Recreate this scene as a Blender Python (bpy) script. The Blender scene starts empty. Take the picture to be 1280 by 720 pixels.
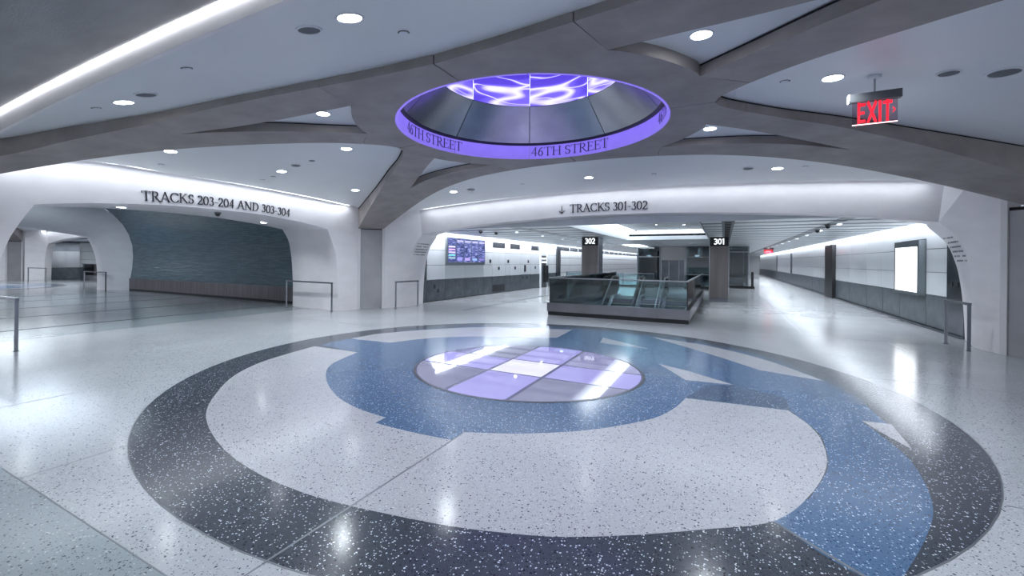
import bpy, math, random
from mathutils import Vector, Matrix
random.seed(7)
PI = math.pi
C = bpy.context.scene.collection
S = bpy.context.scene

# ---------------------------------------------------------------- camera
YAW = math.radians(28.4)
CAM = Vector((-.62*math.cos(YAW)+6.64*math.sin(YAW), -.62*math.sin(YAW)-6.64*math.cos(YAW), 1.6))
cd = bpy.data.cameras.new('camera'); cam = bpy.data.objects.new('camera', cd); C.objects.link(cam)
cd.sensor_width = 36; cd.lens = 549.5/1280*36; cd.shift_x = .025; cd.shift_y = -34/1280
cd.clip_start = .05; cd.clip_end = 300
ro = -0.0095
def cw(x, y, z): return Vector((x*math.cos(YAW)-y*math.sin(YAW), x*math.sin(YAW)+y*math.cos(YAW), z))
r_ = cw(math.cos(ro), 0, -math.sin(ro)); u_ = cw(math.sin(ro), 0, math.cos(ro)); b_ = cw(0, -1, 0)
m = Matrix.Identity(4)
for i, v in enumerate((r_, u_, b_)):
    for j in range(3): m[j][i] = v[j]
m.translation = CAM
cam.matrix_world = m
S.camera = cam
# ---------------------------------------------------------------- world, exposure
w = bpy.data.worlds.new('world'); S.world = w; w.use_nodes = True
w.node_tree.nodes['Background'].inputs[0].default_value = (.55, .62, .75, 1)
w.node_tree.nodes['Background'].inputs[1].default_value = .3
S.view_settings.view_transform = 'Standard'; S.view_settings.look = 'None'
S.view_settings.exposure = 1.12; S.view_settings.gamma = 1; S.view_settings.use_curve_mapping = False
S.cycles.max_bounces = 8; S.cycles.diffuse_bounces = 4; S.cycles.glossy_bounces = 4
S.cycles.transmission_bounces = 8; S.cycles.transparent_max_bounces = 12
S.cycles.sample_clamp_indirect = 4.0; S.cycles.caustics_reflective = False; S.cycles.caustics_refractive = False
COOL = (.85, .94, 1.0)
K_COVE = 5.5      # cove strips above the arches
K_WALLCOVE = 22.0  # cove strips on top of the concourse walls
K_DOWN = 15.0      # watts per downlight
K_LENS = 14.0
def area(name, loc, rot, sx, sy, watts, col=COOL, shape='RECTANGLE'):
    l = bpy.data.lights.new(name, 'AREA'); l.energy = watts; l.color = col; l.shape = shape; l.size = sx
    if shape in ('RECTANGLE', 'ELLIPSE'): l.size_y = sy
    o = bpy.data.objects.new(name, l); o.location = loc; o.rotation_euler = rot; C.objects.link(o); return o
# added unseen area lamps filling the south hall, the passages and the far node
for x in (-4.5, 0, 4.5):
    area('south_hall_fill', (x, -8.6, 3.45), (0, 0, 0), 1.6, .5, 60)
for x, wt in ((-14.5, 16), (-18, 45), (-21, 50)):
    area('passage_fill', (x, 0, 3.95), (0, 0, 0), 2.4, 3.0, wt, (.74, .87, 1))  # broad fill added under the vault to brighten the passage
for x in (12.2, 16.6):
    area('passage_fill', (x, 0, 3.9), (0, 0, 0), 1.2, .3, 70, (.75, .86, 1))
area('node_fill', (-31.5, .8, 3.4), (0, 0, 0), 7.0, 6.0, 260)  # added fill sheet below the far ceiling, not a fitting
area('node_fill', (-31.5, 9.5, 2.6), (0, 0, 0), 3.0, 2.0, 130)

# ---------------------------------------------------------------- materials
def nt(name):
    m = bpy.data.materials.new(name); m.use_nodes = True
    n = m.node_tree; return m, n, n.nodes['Principled BSDF']
def mat(name, col, rough=.5, metal=0, var=0, vscale=3, bump=0, bscale=40, stretch=(1, 1, 1), coat=0, spec=.5):
    m, n, p = nt(name); L = n.links.new
    p.inputs['Roughness'].default_value = rough; p.inputs['Metallic'].default_value = metal
    p.inputs['Coat Weight'].default_value = coat; p.inputs['Coat Roughness'].default_value = .06
    p.inputs['Specular IOR Level'].default_value = spec
    p.inputs['Base Color'].default_value = (*col, 1)
    if var or bump:
        tc = n.nodes.new('ShaderNodeTexCoord'); mp = n.nodes.new('ShaderNodeMapping'); mp.inputs['Scale'].default_value = stretch
        L(tc.outputs['Object'], mp.inputs[0])
        if var:
            z = n.nodes.new('ShaderNodeTexNoise'); z.inputs['Scale'].default_value = vscale; z.inputs['Detail'].default_value = 6
            z.inputs['Roughness'].default_value = .6
            L(mp.outputs[0], z.inputs[0])
            r = n.nodes.new('ShaderNodeValToRGB'); r.color_ramp.elements[0].position = .3; r.color_ramp.elements[1].position = .7
            r.color_ramp.elements[0].color = (*[c*(1-var) for c in col], 1); r.color_ramp.elements[1].color = (*[min(1, c*(1+var)) for c in col], 1)
            L(z.outputs[0], r.inputs[0]); L(r.outputs[0], p.inputs['Base Color'])
        if bump:
            z = n.nodes.new('ShaderNodeTexNoise'); z.inputs['Scale'].default_value = bscale; L(mp.outputs[0], z.inputs[0])
            b = n.nodes.new('ShaderNodeBump'); b.inputs['Strength'].default_value = bump; b.inputs['Distance'].default_value = .01
            L(z.outputs[0], b.inputs['Height']); L(b.outputs[0], p.inputs['Normal'])
    return m
def emis(name, col, s):
    m, n, p = nt(name); p.inputs['Base Color'].default_value = (0, 0, 0, 1)
    p.inputs['Emission Color'].default_value = (*col, 1); p.inputs['Emission Strength'].default_value = s; return m
def terrazzo(name, col, dark, light, dens=.55, rough=.15, scale=58, var=.05):
    m, n, p = nt(name); L = n.links.new
    tc = n.nodes.new('ShaderNodeTexCoord'); geo = n.nodes.new('ShaderNodeNewGeometry')
    def chips(sc, thr, size, off):
        mp = n.nodes.new('ShaderNodeMapping'); mp.inputs['Location'].default_value = off
        nz = n.nodes.new('ShaderNodeTexNoise'); nz.inputs['Scale'].default_value = sc*2.2; nz.inputs['Detail'].default_value = 1
        L(geo.outputs['Position'], mp.inputs[0]); L(mp.outputs[0], nz.inputs[0])
        mx = n.nodes.new('ShaderNodeMix'); mx.data_type = 'VECTOR'; mx.inputs['Factor'].default_value = .012
        L(mp.outputs[0], mx.inputs[4]); L(nz.outputs['Color'], mx.inputs[5])
        v = n.nodes.new('ShaderNodeTexVoronoi'); v.inputs['Scale'].default_value = sc; v.voronoi_dimensions = '2D'
        L(mx.outputs[1], v.inputs['Vector'])
        sp = n.nodes.new('ShaderNodeSeparateColor'); L(v.outputs['Color'], sp.inputs[0])
        a = n.nodes.new('ShaderNodeMath'); a.operation = 'GREATER_THAN'; a.inputs[1].default_value = thr; L(sp.outputs[0], a.inputs[0])
        sz = n.nodes.new('ShaderNodeMath'); sz.operation = 'MULTIPLY'; sz.inputs[1].default_value = size; L(sp.outputs[1], sz.inputs[0])
        b = n.nodes.new('ShaderNodeMath'); b.operation = 'LESS_THAN'; L(v.outputs['Distance'], b.inputs[0]); L(sz.outputs[0], b.inputs[1])
        c = n.nodes.new('ShaderNodeMath'); c.operation = 'MULTIPLY'; L(a.outputs[0], c.inputs[0]); L(b.outputs[0], c.inputs[1])
        return c.outputs[0]
    z = n.nodes.new('ShaderNodeTexNoise'); z.inputs['Scale'].default_value = .8; z.inputs['Detail'].default_value = 5
    L(geo.outputs['Position'], z.inputs[0])
    r = n.nodes.new('ShaderNodeValToRGB'); r.color_ramp.elements[0].position = .3; r.color_ramp.elements[1].position = .7
    r.color_ramp.elements[0].color = (*[c*(1-var) for c in col], 1); r.color_ramp.elements[1].color = (*[min(1, c*(1+var)) for c in col], 1)
    L(z.outputs[0], r.inputs[0]); cur = r.outputs[0]
    for (cc, sc, thr, size, off) in ((dark, scale, 1-dens*.55, .42, (0, 0, 0)), (light, scale*1.2, 1-dens*.5, .40, (3.1, 1.7, 0)), (dark, scale*2.4, 1-dens*.5, .5, (7, 2, 0))):
        mx = n.nodes.new('ShaderNodeMix'); mx.data_type = 'RGBA'; L(chips(sc, thr, size, off), mx.inputs['Factor'])
        L(cur, mx.inputs[6]); mx.inputs[7].default_value = (*cc, 1); cur = mx.outputs[2]
    L(cur, p.inputs['Base Color'])
    rr = n.nodes.new('ShaderNodeMapRange'); rr.inputs['To Min'].default_value = rough*.8; rr.inputs['To Max'].default_value = rough*1.3
    L(z.outputs[0], rr.inputs[0]); L(rr.outputs[0], p.inputs['Roughness'])
    p.inputs['IOR'].default_value = 1.55
    return m
M = {}
M['floor'] = terrazzo('terrazzo_light', (.375, .385, .405), (.06, .07, .09), (.52, .54, .57), .27)
M['floor_grey'] = terrazzo('terrazzo_grey', (.25, .285, .305), (.05, .06, .08), (.45, .5, .53), .27)
M['floor_dark'] = terrazzo('terrazzo_dark', (.044, .052, .066), (.01, .012, .02), (.55, .58, .63), .5)
M['floor_blue'] = terrazzo('terrazzo_blue', (.068, .125, .215), (.02, .04, .1), (.5, .6, .75), .45)
M['floor_slate'] = terrazzo('terrazzo_slate', (.058, .092, .15), (.02, .03, .05), (.5, .56, .65), .45)
M['floor_white'] = terrazzo('terrazzo_white', (.375, .375, .395), (.06, .06, .08), (.52, .52, .55), .30)
M['divider'] = mat('zinc_divider', (.16, .17, .19), .35, .6)
M['strip'] = mat('dark_floor_strip', (.03, .04, .05), .55, spec=.2)
M['concrete'] = mat('rib_concrete', (.29, .262, .255), .62, 0, .2, 1.6, .25, 30, (1, 1, 1.6))
M['slab'] = mat('slab_concrete', (.33, .32, .325), .7, 0, .14, 1.1, .15, 20, (1, 3, 1))
M['limewash'] = mat('pale_precast', (.84, .80, .82), .55, 0, .05, 1.5, .08, 30, (1, 1, 2))
M['pilaster'] = mat('pilaster_stone', (.36, .35, .365), .6, 0, .12, 1.4, .1, 30)
M['pier_edge'] = mat('pier_edge_trim', (.7, .68, .69), .5)
M['ceil'] = mat('ceiling_plaster', (.74, .755, .78), .38, 0, .03, .7)
M['gap'] = mat('shadow_gap', (.012, .012, .014), .9)
M['steel'] = mat('brushed_steel', (.40, .41, .44), .27, 1, .12, 2, .04, 90, (1, 1, .05))
M['steel_dark'] = mat('dark_steel', (.19, .20, .23), .26, 1, .25, 1.2)
M['cone'] = mat('oculus_steel', (.40, .41, .44), .24, 1, .15, 1.5)
M['bronze'] = mat('column_cladding', (.20, .18, .18), .34, .7, .2, 2.5, .03, 60, (1, 1, .1))
M['base_steel'] = mat('base_band_steel', (.26, .235, .24), .3, 1, .25, 3, .03, 60, (2.5, 1, .1))
M['plinth_steel'] = mat('plinth_steel', (.27, .265, .285), .24, 1, .12, 2, .03, 60, (1, 1, .1))
M['portal'] = mat('portal_steel', (.36, .35, .36), .4, .4)
M['recess'] = mat('plank_recess', (.10, .115, .13), .5, .2)
M['band_metal'] = mat('service_band_metal', (.26, .28, .30), .4, .4)
M['plank'] = mat('metal_plank', (.66, .69, .72), .34, .25, .06, 2)
M['white_panel'] = mat('white_glass_panel', (.78, .80, .83), .22, 0, .02, 1, coat=.3)
M['stone_panel'] = mat('dark_stone_panel', (.085, .10, .115), .35, 0, .35, 3.5, .05, 30)
M['wall_back'] = mat('joint_backing', (.18, .20, .22), .8)
M['black'] = mat('black_metal', (.012, .013, .016), .4)
M['rubber'] = mat('handrail_rubber', (.015, .016, .02), .35)
M['tread'] = mat('grooved_tread', (.10, .11, .12), .4, .8)
M['yellow'] = mat('tread_edge', (.55, .50, .28), .5)
M['letter'] = mat('bronze_letter', (.035, .034, .045), .45, .4)
M['faint_letter'] = mat('engraved_letter', (.22, .23, .25), .6)
M['violet_letter'] = mat('band_letter', (.03, .025, .09), .5)
M['lens'] = emis('lamp_lens', (.92, .96, 1), K_LENS)
M['cove'] = emis('cove_led', COOL, K_COVE)
M['cove_west'] = emis('cove_led_west', COOL, 8.0)
M['wallcove'] = emis('wall_cove_led', (.86, .92, 1), K_WALLCOVE)
M['trimw'] = mat('white_trim_ring', (.72, .75, .8), .4)
M['speaker'] = mat('speaker_mesh', (.13, .135, .15), .7)
M['adscreen'] = emis('poster_screen', (.93, .97, 1), 1.6)
M['digit'] = emis('sign_digit', (.85, .92, 1), .9)
M['red'] = emis('exit_red', (1, .012, .03), .9)
M['frame'] = mat('screen_frame', (.22, .25, .27), .35, .8)
M['grey_paint'] = mat('sign_housing', (.13, .135, .15), .4, .5)
def glassm(name, tint, rough=0.0, alpha=.12):
    # thin architectural glass: a clear tinted sheet with a mirror-like surface by fresnel
    m = bpy.data.materials.new(name); m.use_nodes = True; n = m.node_tree; n.nodes.clear(); L = n.links.new
    o = n.nodes.new('ShaderNodeOutputMaterial'); t = n.nodes.new('ShaderNodeBsdfTransparent'); t.inputs[0].default_value = (*tint, 1)
    g = n.nodes.new('ShaderNodeBsdfGlossy'); g.inputs['Roughness'].default_value = .03
    f = n.nodes.new('ShaderNodeFresnel'); f.inputs[0].default_value = 1.5
    a = n.nodes.new('ShaderNodeMath'); a.operation = 'ADD'; a.use_clamp = True; a.inputs[1].default_value = alpha
    L(f.outputs[0], a.inputs[0])
    x = n.nodes.new('ShaderNodeMixShader'); L(a.outputs[0], x.inputs[0]); L(t.outputs[0], x.inputs[1]); L(g.outputs[0], x.inputs[2]); L(x.outputs[0], o.inputs[0])
    return m
M['glass'] = glassm('teal_glass', (.70, .84, .86), alpha=.03)
M['glass_dark'] = glassm('dark_shaft_glass', (.42, .52, .56), alpha=.08)
M['exit_glass'] = glassm('exit_glass', (.85, .75, .8), alpha=.0)
# violet light falling on the lettered band, put into its emission and base colour
def band_mat():
    m, n, p = nt('violet_lit_band'); L = n.links.new
    z = n.nodes.new('ShaderNodeTexNoise'); z.inputs['Scale'].default_value = 6; z.inputs['Detail'].default_value = 4
    tc = n.nodes.new('ShaderNodeTexCoord'); L(tc.outputs['Object'], z.inputs[0])
    r = n.nodes.new('ShaderNodeValToRGB'); r.color_ramp.elements[0].color = (.13, .09, .46, 1); r.color_ramp.elements[1].color = (.18, .135, .60, 1)
    L(z.outputs[0], r.inputs[0]); L(r.outputs[0], p.inputs['Emission Color']); p.inputs['Emission Strength'].default_value = .62
    p.inputs['Base Color'].default_value = (.08, .06, .25, 1); p.inputs['Roughness'].default_value = .5
    return m
M['band'] = band_mat()
def led_mat():
    m, n, p = nt('violet_screen'); L = n.links.new
    p.inputs['Base Color'].default_value = (.01, .01, .02, 1)
    tc = n.nodes.new('ShaderNodeTexCoord')
    def ribbon(sx, sz, dist, w0, off):
        mp = n.nodes.new('ShaderNodeMapping'); mp.inputs['Scale'].default_value = (sx, sx, sz); mp.inputs['Location'].default_value = off
        L(tc.outputs['Object'], mp.inputs[0])
        z = n.nodes.new('ShaderNodeTexNoise'); z.inputs['Scale'].default_value = 1; z.inputs['Detail'].default_value = 1; z.inputs['Distortion'].default_value = dist
        L(mp.outputs[0], z.inputs[0])
        a = n.nodes.new('ShaderNodeMath'); a.operation = 'SUBTRACT'; a.inputs[1].default_value = .5; L(z.outputs[0], a.inputs[0])
        b = n.nodes.new('ShaderNodeMath'); b.operation = 'ABSOLUTE'; L(a.outputs[0], b.inputs[0])
        c = n.nodes.new('ShaderNodeMapRange'); c.inputs['From Min'].default_value = 0; c.inputs['From Max'].default_value = w0
        c.inputs['To Min'].default_value = 1; c.inputs['To Max'].default_value = 0; L(b.outputs[0], c.inputs[0])
        return c.outputs[0]
    a = ribbon(.5, 2.2, .15, .06, (0, 0, .4)); b = ribbon(.75, 3.0, .3, .04, (5, 3, 1.2))
    mx = n.nodes.new('ShaderNodeMath'); mx.operation = 'MAXIMUM'; L(a, mx.inputs[0]); L(b, mx.inputs[1])
    r = n.nodes.new('ShaderNodeValToRGB'); r.color_ramp.elements[0].color = (.07, .035, .62, 1); r.color_ramp.elements[1].color = (1.0, .95, 1.6, 1)
    e = r.color_ramp.elements.new(.62); e.color = (.16, .11, .95, 1)
    L(mx.outputs[0], r.inputs[0]); L(r.outputs[0], p.inputs['Emission Color']); p.inputs['Emission Strength'].default_value = .5
    return m
M['led'] = led_mat()
def tile_mat():
    m, n, p = nt('glazed_tile_courses'); L = n.links.new
    uv = n.nodes.new('ShaderNodeUVMap'); uv.uv_map = 'UVMap'
    b = n.nodes.new('ShaderNodeTexBrick'); b.inputs['Scale'].default_value = 1
    b.inputs['Brick Width'].default_value = .42; b.inputs['Row Height'].default_value = .05; b.inputs['Mortar Size'].default_value = .004
    b.inputs['Color1'].default_value = (.125, .18, .215, 1); b.inputs['Color2'].default_value = (.175, .245, .285, 1); b.inputs['Mortar'].default_value = (.06, .09, .11, 1)
    b.inputs['Bias'].default_value = -.1
    L(uv.outputs[0], b.inputs[0]); L(b.outputs[0], p.inputs['Base Color'])
    mp = n.nodes.new('ShaderNodeMapping'); mp.inputs['Scale'].default_value = (1.3, 14, 1); L(uv.outputs[0], mp.inputs[0])
    z = n.nodes.new('ShaderNodeTexNoise'); z.inputs['Scale'].default_value = 1; z.inputs['Detail'].default_value = 4; L(mp.outputs[0], z.inputs[0])
    s = n.nodes.new('ShaderNodeMath'); s.operation = 'ADD'; L(b.outputs['Fac'], s.inputs[1]); L(z.outputs[0], s.inputs[0])
    bu = n.nodes.new('ShaderNodeBump'); bu.inputs['Strength'].default_value = .8; bu.inputs['Distance'].default_value = .012
    L(s.outputs[0], bu.inputs['Height']); L(bu.outputs[0], p.inputs['Normal'])
    p.inputs['Roughness'].default_value = .22
    return m
M['tile'] = tile_mat()
def board_mat(seed):
    m, n, p = nt('departure_screen'); L = n.links.new
    p.inputs['Base Color'].default_value = (.01, .01, .02, 1); p.inputs['Roughness'].default_value = .2
    uv = n.nodes.new('ShaderNodeTexCoord'); mp = n.nodes.new('ShaderNodeMapping'); mp.inputs['Scale'].default_value = (2, 2, 16); mp.inputs['Location'].default_value = (seed*3.1, 0, seed*1.7)
    L(uv.outputs['Object'], mp.inputs[0])
    z = n.nodes.new('ShaderNodeTexNoise'); z.inputs['Scale'].default_value = 1.6; z.inputs['Detail'].default_value = 2; L(mp.outputs[0], z.inputs[0])
    r = n.nodes.new('ShaderNodeValToRGB'); r.color_ramp.interpolation = 'LINEAR'
    r.color_ramp.elements[0].position = .38; r.color_ramp.elements[0].color = (.03, .04, .12, 1)
    r.color_ramp.elements[1].position = .68; r.color_ramp.elements[1].color = (.55, .55, 1, 1)
    e = r.color_ramp.elements.new(.53); e.color = (.12, .16, .5, 1)
    L(z.outputs[0], r.inputs[0]); L(r.outputs[0], p.inputs['Emission Color']); p.inputs['Emission Strength'].default_value = .45
    return m

# ---------------------------------------------------------------- builders
WL = {}
class MB:
    def __init__(s): s.v = []; s.f = []; s.uv = None
    def add(s, vs, fs):
        b = len(s.v); s.v += [tuple(p) for p in vs]; s.f += [tuple(i+b for i in f) for f in fs]; return s
    def box(s, x0, y0, z0, x1, y1, z1, rz=0, c=None):
        vs = [(x, y, z) for z in (z0, z1) for (x, y) in ((x0, y0), (x1, y0), (x1, y1), (x0, y1))]
        if rz:
            cx, cy = c or ((x0+x1)/2, (y0+y1)/2); a, b = math.cos(rz), math.sin(rz)
            vs = [(cx+(x-cx)*a-(y-cy)*b, cy+(x-cx)*b+(y-cy)*a, z) for x, y, z in vs]
        return s.add(vs, [(0, 3, 2, 1), (4, 5, 6, 7), (0, 1, 5, 4), (1, 2, 6, 5), (2, 3, 7, 6), (3, 0, 4, 7)])
    def bar(s, p, q, w, h, up=(0, 0, 1)):
        p, q = Vector(p), Vector(q); d = (q-p).normalized(); u = Vector(up)
        r = d.cross(u)
        if r.length < 1e-4: r = d.cross(Vector((1, 0, 0)))
        r.normalize(); u = r.cross(d)
        vs = [c + r*a*w/2 + u*b*h/2 for c in (p, q) for a, b in ((-1, -1), (1, -1), (1, 1), (-1, 1))]
        return s.add(vs, [(0, 1, 2, 3), (7, 6, 5, 4), (0, 4, 5, 1), (1, 5, 6, 2), (2, 6, 7, 3), (3, 7, 4, 0)])
    def tube(s, pts, r, n=8, closed=False):
        pts = [Vector(p) for p in pts]; rings = []
        for i, p in enumerate(pts):
            if closed: d = pts[(i+1) % len(pts)]-pts[i-1]
            else: d = (pts[min(i+1, len(pts)-1)]-pts[max(i-1, 0)])
            d.normalize(); a = d.cross(Vector((0, 0, 1)))
            if a.length < 1e-3: a = d.cross(Vector((0, 1, 0)))
            a.normalize(); b = a.cross(d)
            rings.append([p+a*math.cos(t)*r+b*math.sin(t)*r for t in [2*PI*k/n for k in range(n)]])
        b0 = len(s.v)
        for R in rings: s.v += [tuple(p) for p in R]
        m = len(rings)
        for i in range(m if closed else m-1):
            for k in range(n):
                j = (i+1) % m
                s.f.append((b0+i*n+k, b0+i*n+(k+1) % n, b0+j*n+(k+1) % n, b0+j*n+k))
        if not closed: s.f.append(tuple(b0+k for k in range(n))[::-1]); s.f.append(tuple(b0+(m-1)*n+k for k in range(n)))
        return s
    def lathe(s, prof, cx, cy, n=32, a0=0, a1=2*PI, caps=False):
        full = abs(a1-a0-2*PI) < 1e-6; cols = n if full else n+1; b = len(s.v)
        for k in range(cols):
            a = a0+(a1-a0)*k/n
            for r, z in prof: s.v.append((cx+r*math.cos(a), cy+r*math.sin(a), z))
        q = len(prof)
        for k in range(n):
            k2 = (k+1) % cols
            for i in range(q-1): s.f.append((b+k*q+i, b+k2*q+i, b+k2*q+i+1, b+k*q+i+1))
        return s
    def prism(s, pts, z0, z1):
        n = len(pts); b = len(s.v)
        s.v += [(x, y, z0) for x, y in pts]+[(x, y, z1) for x, y in pts]
        s.f.append(tuple(b+i for i in range(n))[::-1]); s.f.append(tuple(b+n+i for i in range(n)))
        for i in range(n): s.f.append((b+i, b+(i+1) % n, b+n+(i+1) % n, b+n+i))
        return s
    def loft(s, A, B):
        b = len(s.v); n = len(A); s.v += [tuple(p) for p in A]+[tuple(p) for p in B]
        for i in range(n-1): s.f.append((b+i, b+i+1, b+n+i+1, b+n+i))
        return s
def link(name, me, parent=None, loc=(0, 0, 0)):
    o = bpy.data.objects.new(name, me); C.objects.link(o); o.location = loc
    if parent: o.parent = parent
    WL[o.name] = WL[parent.name]+Vector(loc) if parent else Vector(loc)
    return o
def obj(name, mb, m, parent=None, smooth=False, clean=False, kind=None, label=None):
    off = WL[parent.name] if parent else Vector((0, 0, 0))
    # origin of every mesh sits at its lower centre
    xs = [p[0] for p in mb.v]; ys = [p[1] for p in mb.v]; zs = [p[2] for p in mb.v]
    og = Vector(((min(xs)+max(xs))/2, (min(ys)+max(ys))/2, min(zs)))
    me = bpy.data.meshes.new(name); me.from_pydata([(p[0]-og[0], p[1]-og[1], p[2]-og[2]) for p in mb.v], [], mb.f)
    if clean:
        import bmesh
        b = bmesh.new(); b.from_mesh(me); bmesh.ops.remove_doubles(b, verts=b.verts, dist=1e-4); bmesh.ops.recalc_face_normals(b, faces=b.faces); b.to_mesh(me); b.free()
    me.materials.append(M[m] if isinstance(m, str) else m)
    if smooth:
        for p in me.polygons: p.use_smooth = True
        if smooth != 'all': me.set_sharp_from_angle(angle=math.radians(35))
    o = link(name, me, parent, og-off)
    if kind: o['kind'] = kind
    if label: o['label'] = label
    return o
def tag(o, label, cat, group=None):
    o['label'] = label; o['category'] = cat
    if group: o['group'] = group
    return o
def thing(name, label, cat, loc=(0, 0, 0), group=None):
    o = link(name, None, None, loc); return tag(o, label, cat, group)
def copy_tree(o, parent=None, off=None):
    c = o.copy(); C.objects.link(c); c.parent = parent
    if parent is None and off: c.location = o.location+Vector(off)
    WL[c.name] = Vector((0, 0, 0))
    for ch in list(o.children): copy_tree(ch, c)
    return c
def cr(P, n):
    P = [Vector(p) for p in P]; out = []; seg = len(P)-1
    for k in range(n+1):
        t = k/n*seg; i = min(int(t), seg-1); u = t-i
        p0 = P[max(i-1, 0)]; p1 = P[i]; p2 = P[i+1]; p3 = P[min(i+2, seg)]
        out.append(.5*((2*p1)+(-p0+p2)*u+(2*p0-5*p1+4*p2-p3)*u*u+(-p0+3*p1-3*p2+p3)*u**3))
    return out
def resamp(P, n):
    P = [Vector(p) for p in P]; d = [0]
    for a, b in zip(P, P[1:]): d.append(d[-1]+(b-a).length)
    out = []
    for k in range(n+1):
        t = d[-1]*k/n; i = max(j for j in range(len(P)-1) if d[j] <= t+1e-9); L = d[i+1]-d[i]
        out.append(P[i].lerp(P[i+1], (t-d[i])/L if L else 0))
    return out
def zc(x, y):
    t = min(max((-y-1.2)/2, 0), 1)   # the vault drops more steeply towards its south edge
    return 3.76-(.0065-.0013*t)*x*x-.0075*y*y*(1-.4*t)-.30*max((-y-1.6)/2.55, 0)**2
def zu(x, y): return 3.6-1.0*(max(math.hypot(x, y)-1.95, 0)/6.9)**2

# ---------------------------------------------------------------- floor
HX0, HX1, HY0, HY1 = -1.92, 1.72, 6.47, 15.4
fl = MB()
X0, X1, Y0, Y1 = -46, 24, -12.2, 82
for (a, b, c, d) in ((X0, Y0, X1, HY0), (X0, HY0, HX0, HY1), (HX1, HY0, X1, HY1), (X0, HY1, X1, Y1)):
    fl.add([(a, b, 0), (c, b, 0), (c, d, 0), (a, d, 0)], [(0, 1, 2, 3)])
floor = obj('floor', fl, 'floor', kind='structure')
def inlay(name, pts, z, m, parent, z0=-.001):
    return obj(name, MB().prism(pts, z0, z), m, parent)
inlay('grey_terrazzo_field', [(-12, -12.1), (12, -12.1), (12, -4.95), (-12, -4.95)], .0006, 'floor_grey', floor)
inlay('grey_terrazzo_field', [(-23.7, -3.5), (-9.2, -3.5), (-9.2, 3.6), (-23.7, 3.6)], .0006, 'floor_grey', floor)
for x in (-10.85, -13.6, -16.4, -19.2, -22):
    inlay('inlay_strip', [(x-.05, -3.45), (x+.05, -3.45), (x+.05, 3.5), (x-.05, 3.5)], .0012, 'strip', floor)
inlay('inlay_strip', [(-4.83, 5.95), (-4.65, 5.95), (-4.65, 23), (-4.83, 23)], .0012, 'strip', floor)
for x, y0, y1 in ((-1.84, -12, -4.29), (.5, -12, -4.65), (-4.1, -12, 5.8), (4.4, -12, -2), (5.6, 4.6, 5.8), (4.2, 6, 60), (0.0, 4.68, 5.8)):
    inlay('zinc_joint', [(x-.004, y0), (x+.004, y0), (x+.004, y1), (x-.004, y1)], .0014, 'divider', floor)
for y, x0, x1 in ((-4.95, -12, 12), (-1.9, -7.7, -4.28), (1.9, -7.7, -4.28), (1.9, 4.28, 7.7), (-1.9, 4.28, 7.7), (5.85, -7, 7), (12.4, 2, 7.1), (18.6, 2, 7.1)):
    inlay('zinc_joint', [(x0, y-.004), (x1, y-.004), (x1, y+.004), (x0, y+.004)], .0014, 'divider', floor)

# medallion
med = thing('floor_medallion', 'large round terrazzo medallion of dark ring, blue swirl and pale crescents', 'floor inlay', (0, 0, 0))
def circ(r, n=96, a0=0, a1=2*PI): return [(r*math.cos(a0+(a1-a0)*k/n), r*math.sin(a0+(a1-a0)*k/n)) for k in range(n)]
obj('zinc_rim', MB().prism(circ(4.67), -.001, .0018), 'divider', med)
obj('dark_ring', MB().prism(circ(4.66), -.001, .0022), 'floor_dark', med, label='charcoal speckled terrazzo ring')
def soft(groups, n=8):
    out = []
    for g in groups:
        c = cr([(*p, 0) for p in g], (len(g)-1)*n) if len(g) > 2 else [Vector((*p, 0)) for p in g]
        out += [(p.x, p.y) for p in c]
    r = [out[0]]
    for p in out[1:]:
        if math.hypot(p[0]-r[-1][0], p[1]-r[-1][1]) > .004: r.append(p)
    return r
blue = soft([[(2.89, -2.89), (3.24, -3.23)], [(3.36, -3.22), (3.63, -2.72), (3.82, -2.24), (3.93, -1.70), (3.96, -1.14), (3.86, -.39)],
             [(4.06, -.34), (4.0, .55), (3.83, 1.34), (3.28, 2.65), (2.27, 3.6), (1.27, 3.95), (-.6, 4.12), (-2.2, 3.55), (-3.3, 2.5), (-3.9, 1.2), (-4.02, -.3), (-3.98, -.54)],
             [(-2.93, -.9), (-2.2, -2.2), (-1.0, -2.9), (.5, -2.84), (1.9, -2.2)], [(2.4, -1.6), (2.6, -.9), (3.3, -1.6)]])
# swirl: blue field, drawn as the union of a core disc and the outer sweep
obj('blue_core', MB().prism(circ(2.96), -.001, .0026), 'floor_blue', med, label='blue speckled terrazzo disc around the glass')
sweep = soft([[(2.89, -2.89), (3.24, -3.23), (3.43, -3.14)], [(3.43, -3.14), (3.63, -2.72), (3.82, -2.24), (3.93, -1.70), (3.96, -1.14), (3.86, -.39)],
              [(4.06, -.34), (4.02, .55), (3.83, 1.34), (3.28, 2.65), (2.27, 3.62), (1.27, 3.97), (-.6, 4.14), (-2.3, 3.5), (-3.4, 2.3), (-3.95, 1.0), (-4.02, -.38)],
              [(-3.0, -.5), (-2.6, 0), (-2.3, 1.2), (-1.2, 2.2), (.2, 2.5), (1.5, 2.1), (2.4, 1.0), (2.5, .1), (2.72, -.45)], [(3.26, -.36), (3.40, -.9), (3.41, -1.27), (3.34, -1.83), (3.14, -2.44)]])
obj('blue_sweep', MB().prism(sweep, -.001, .0030), 'floor_blue', med, label='blue terrazzo arm sweeping round to the right')
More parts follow.
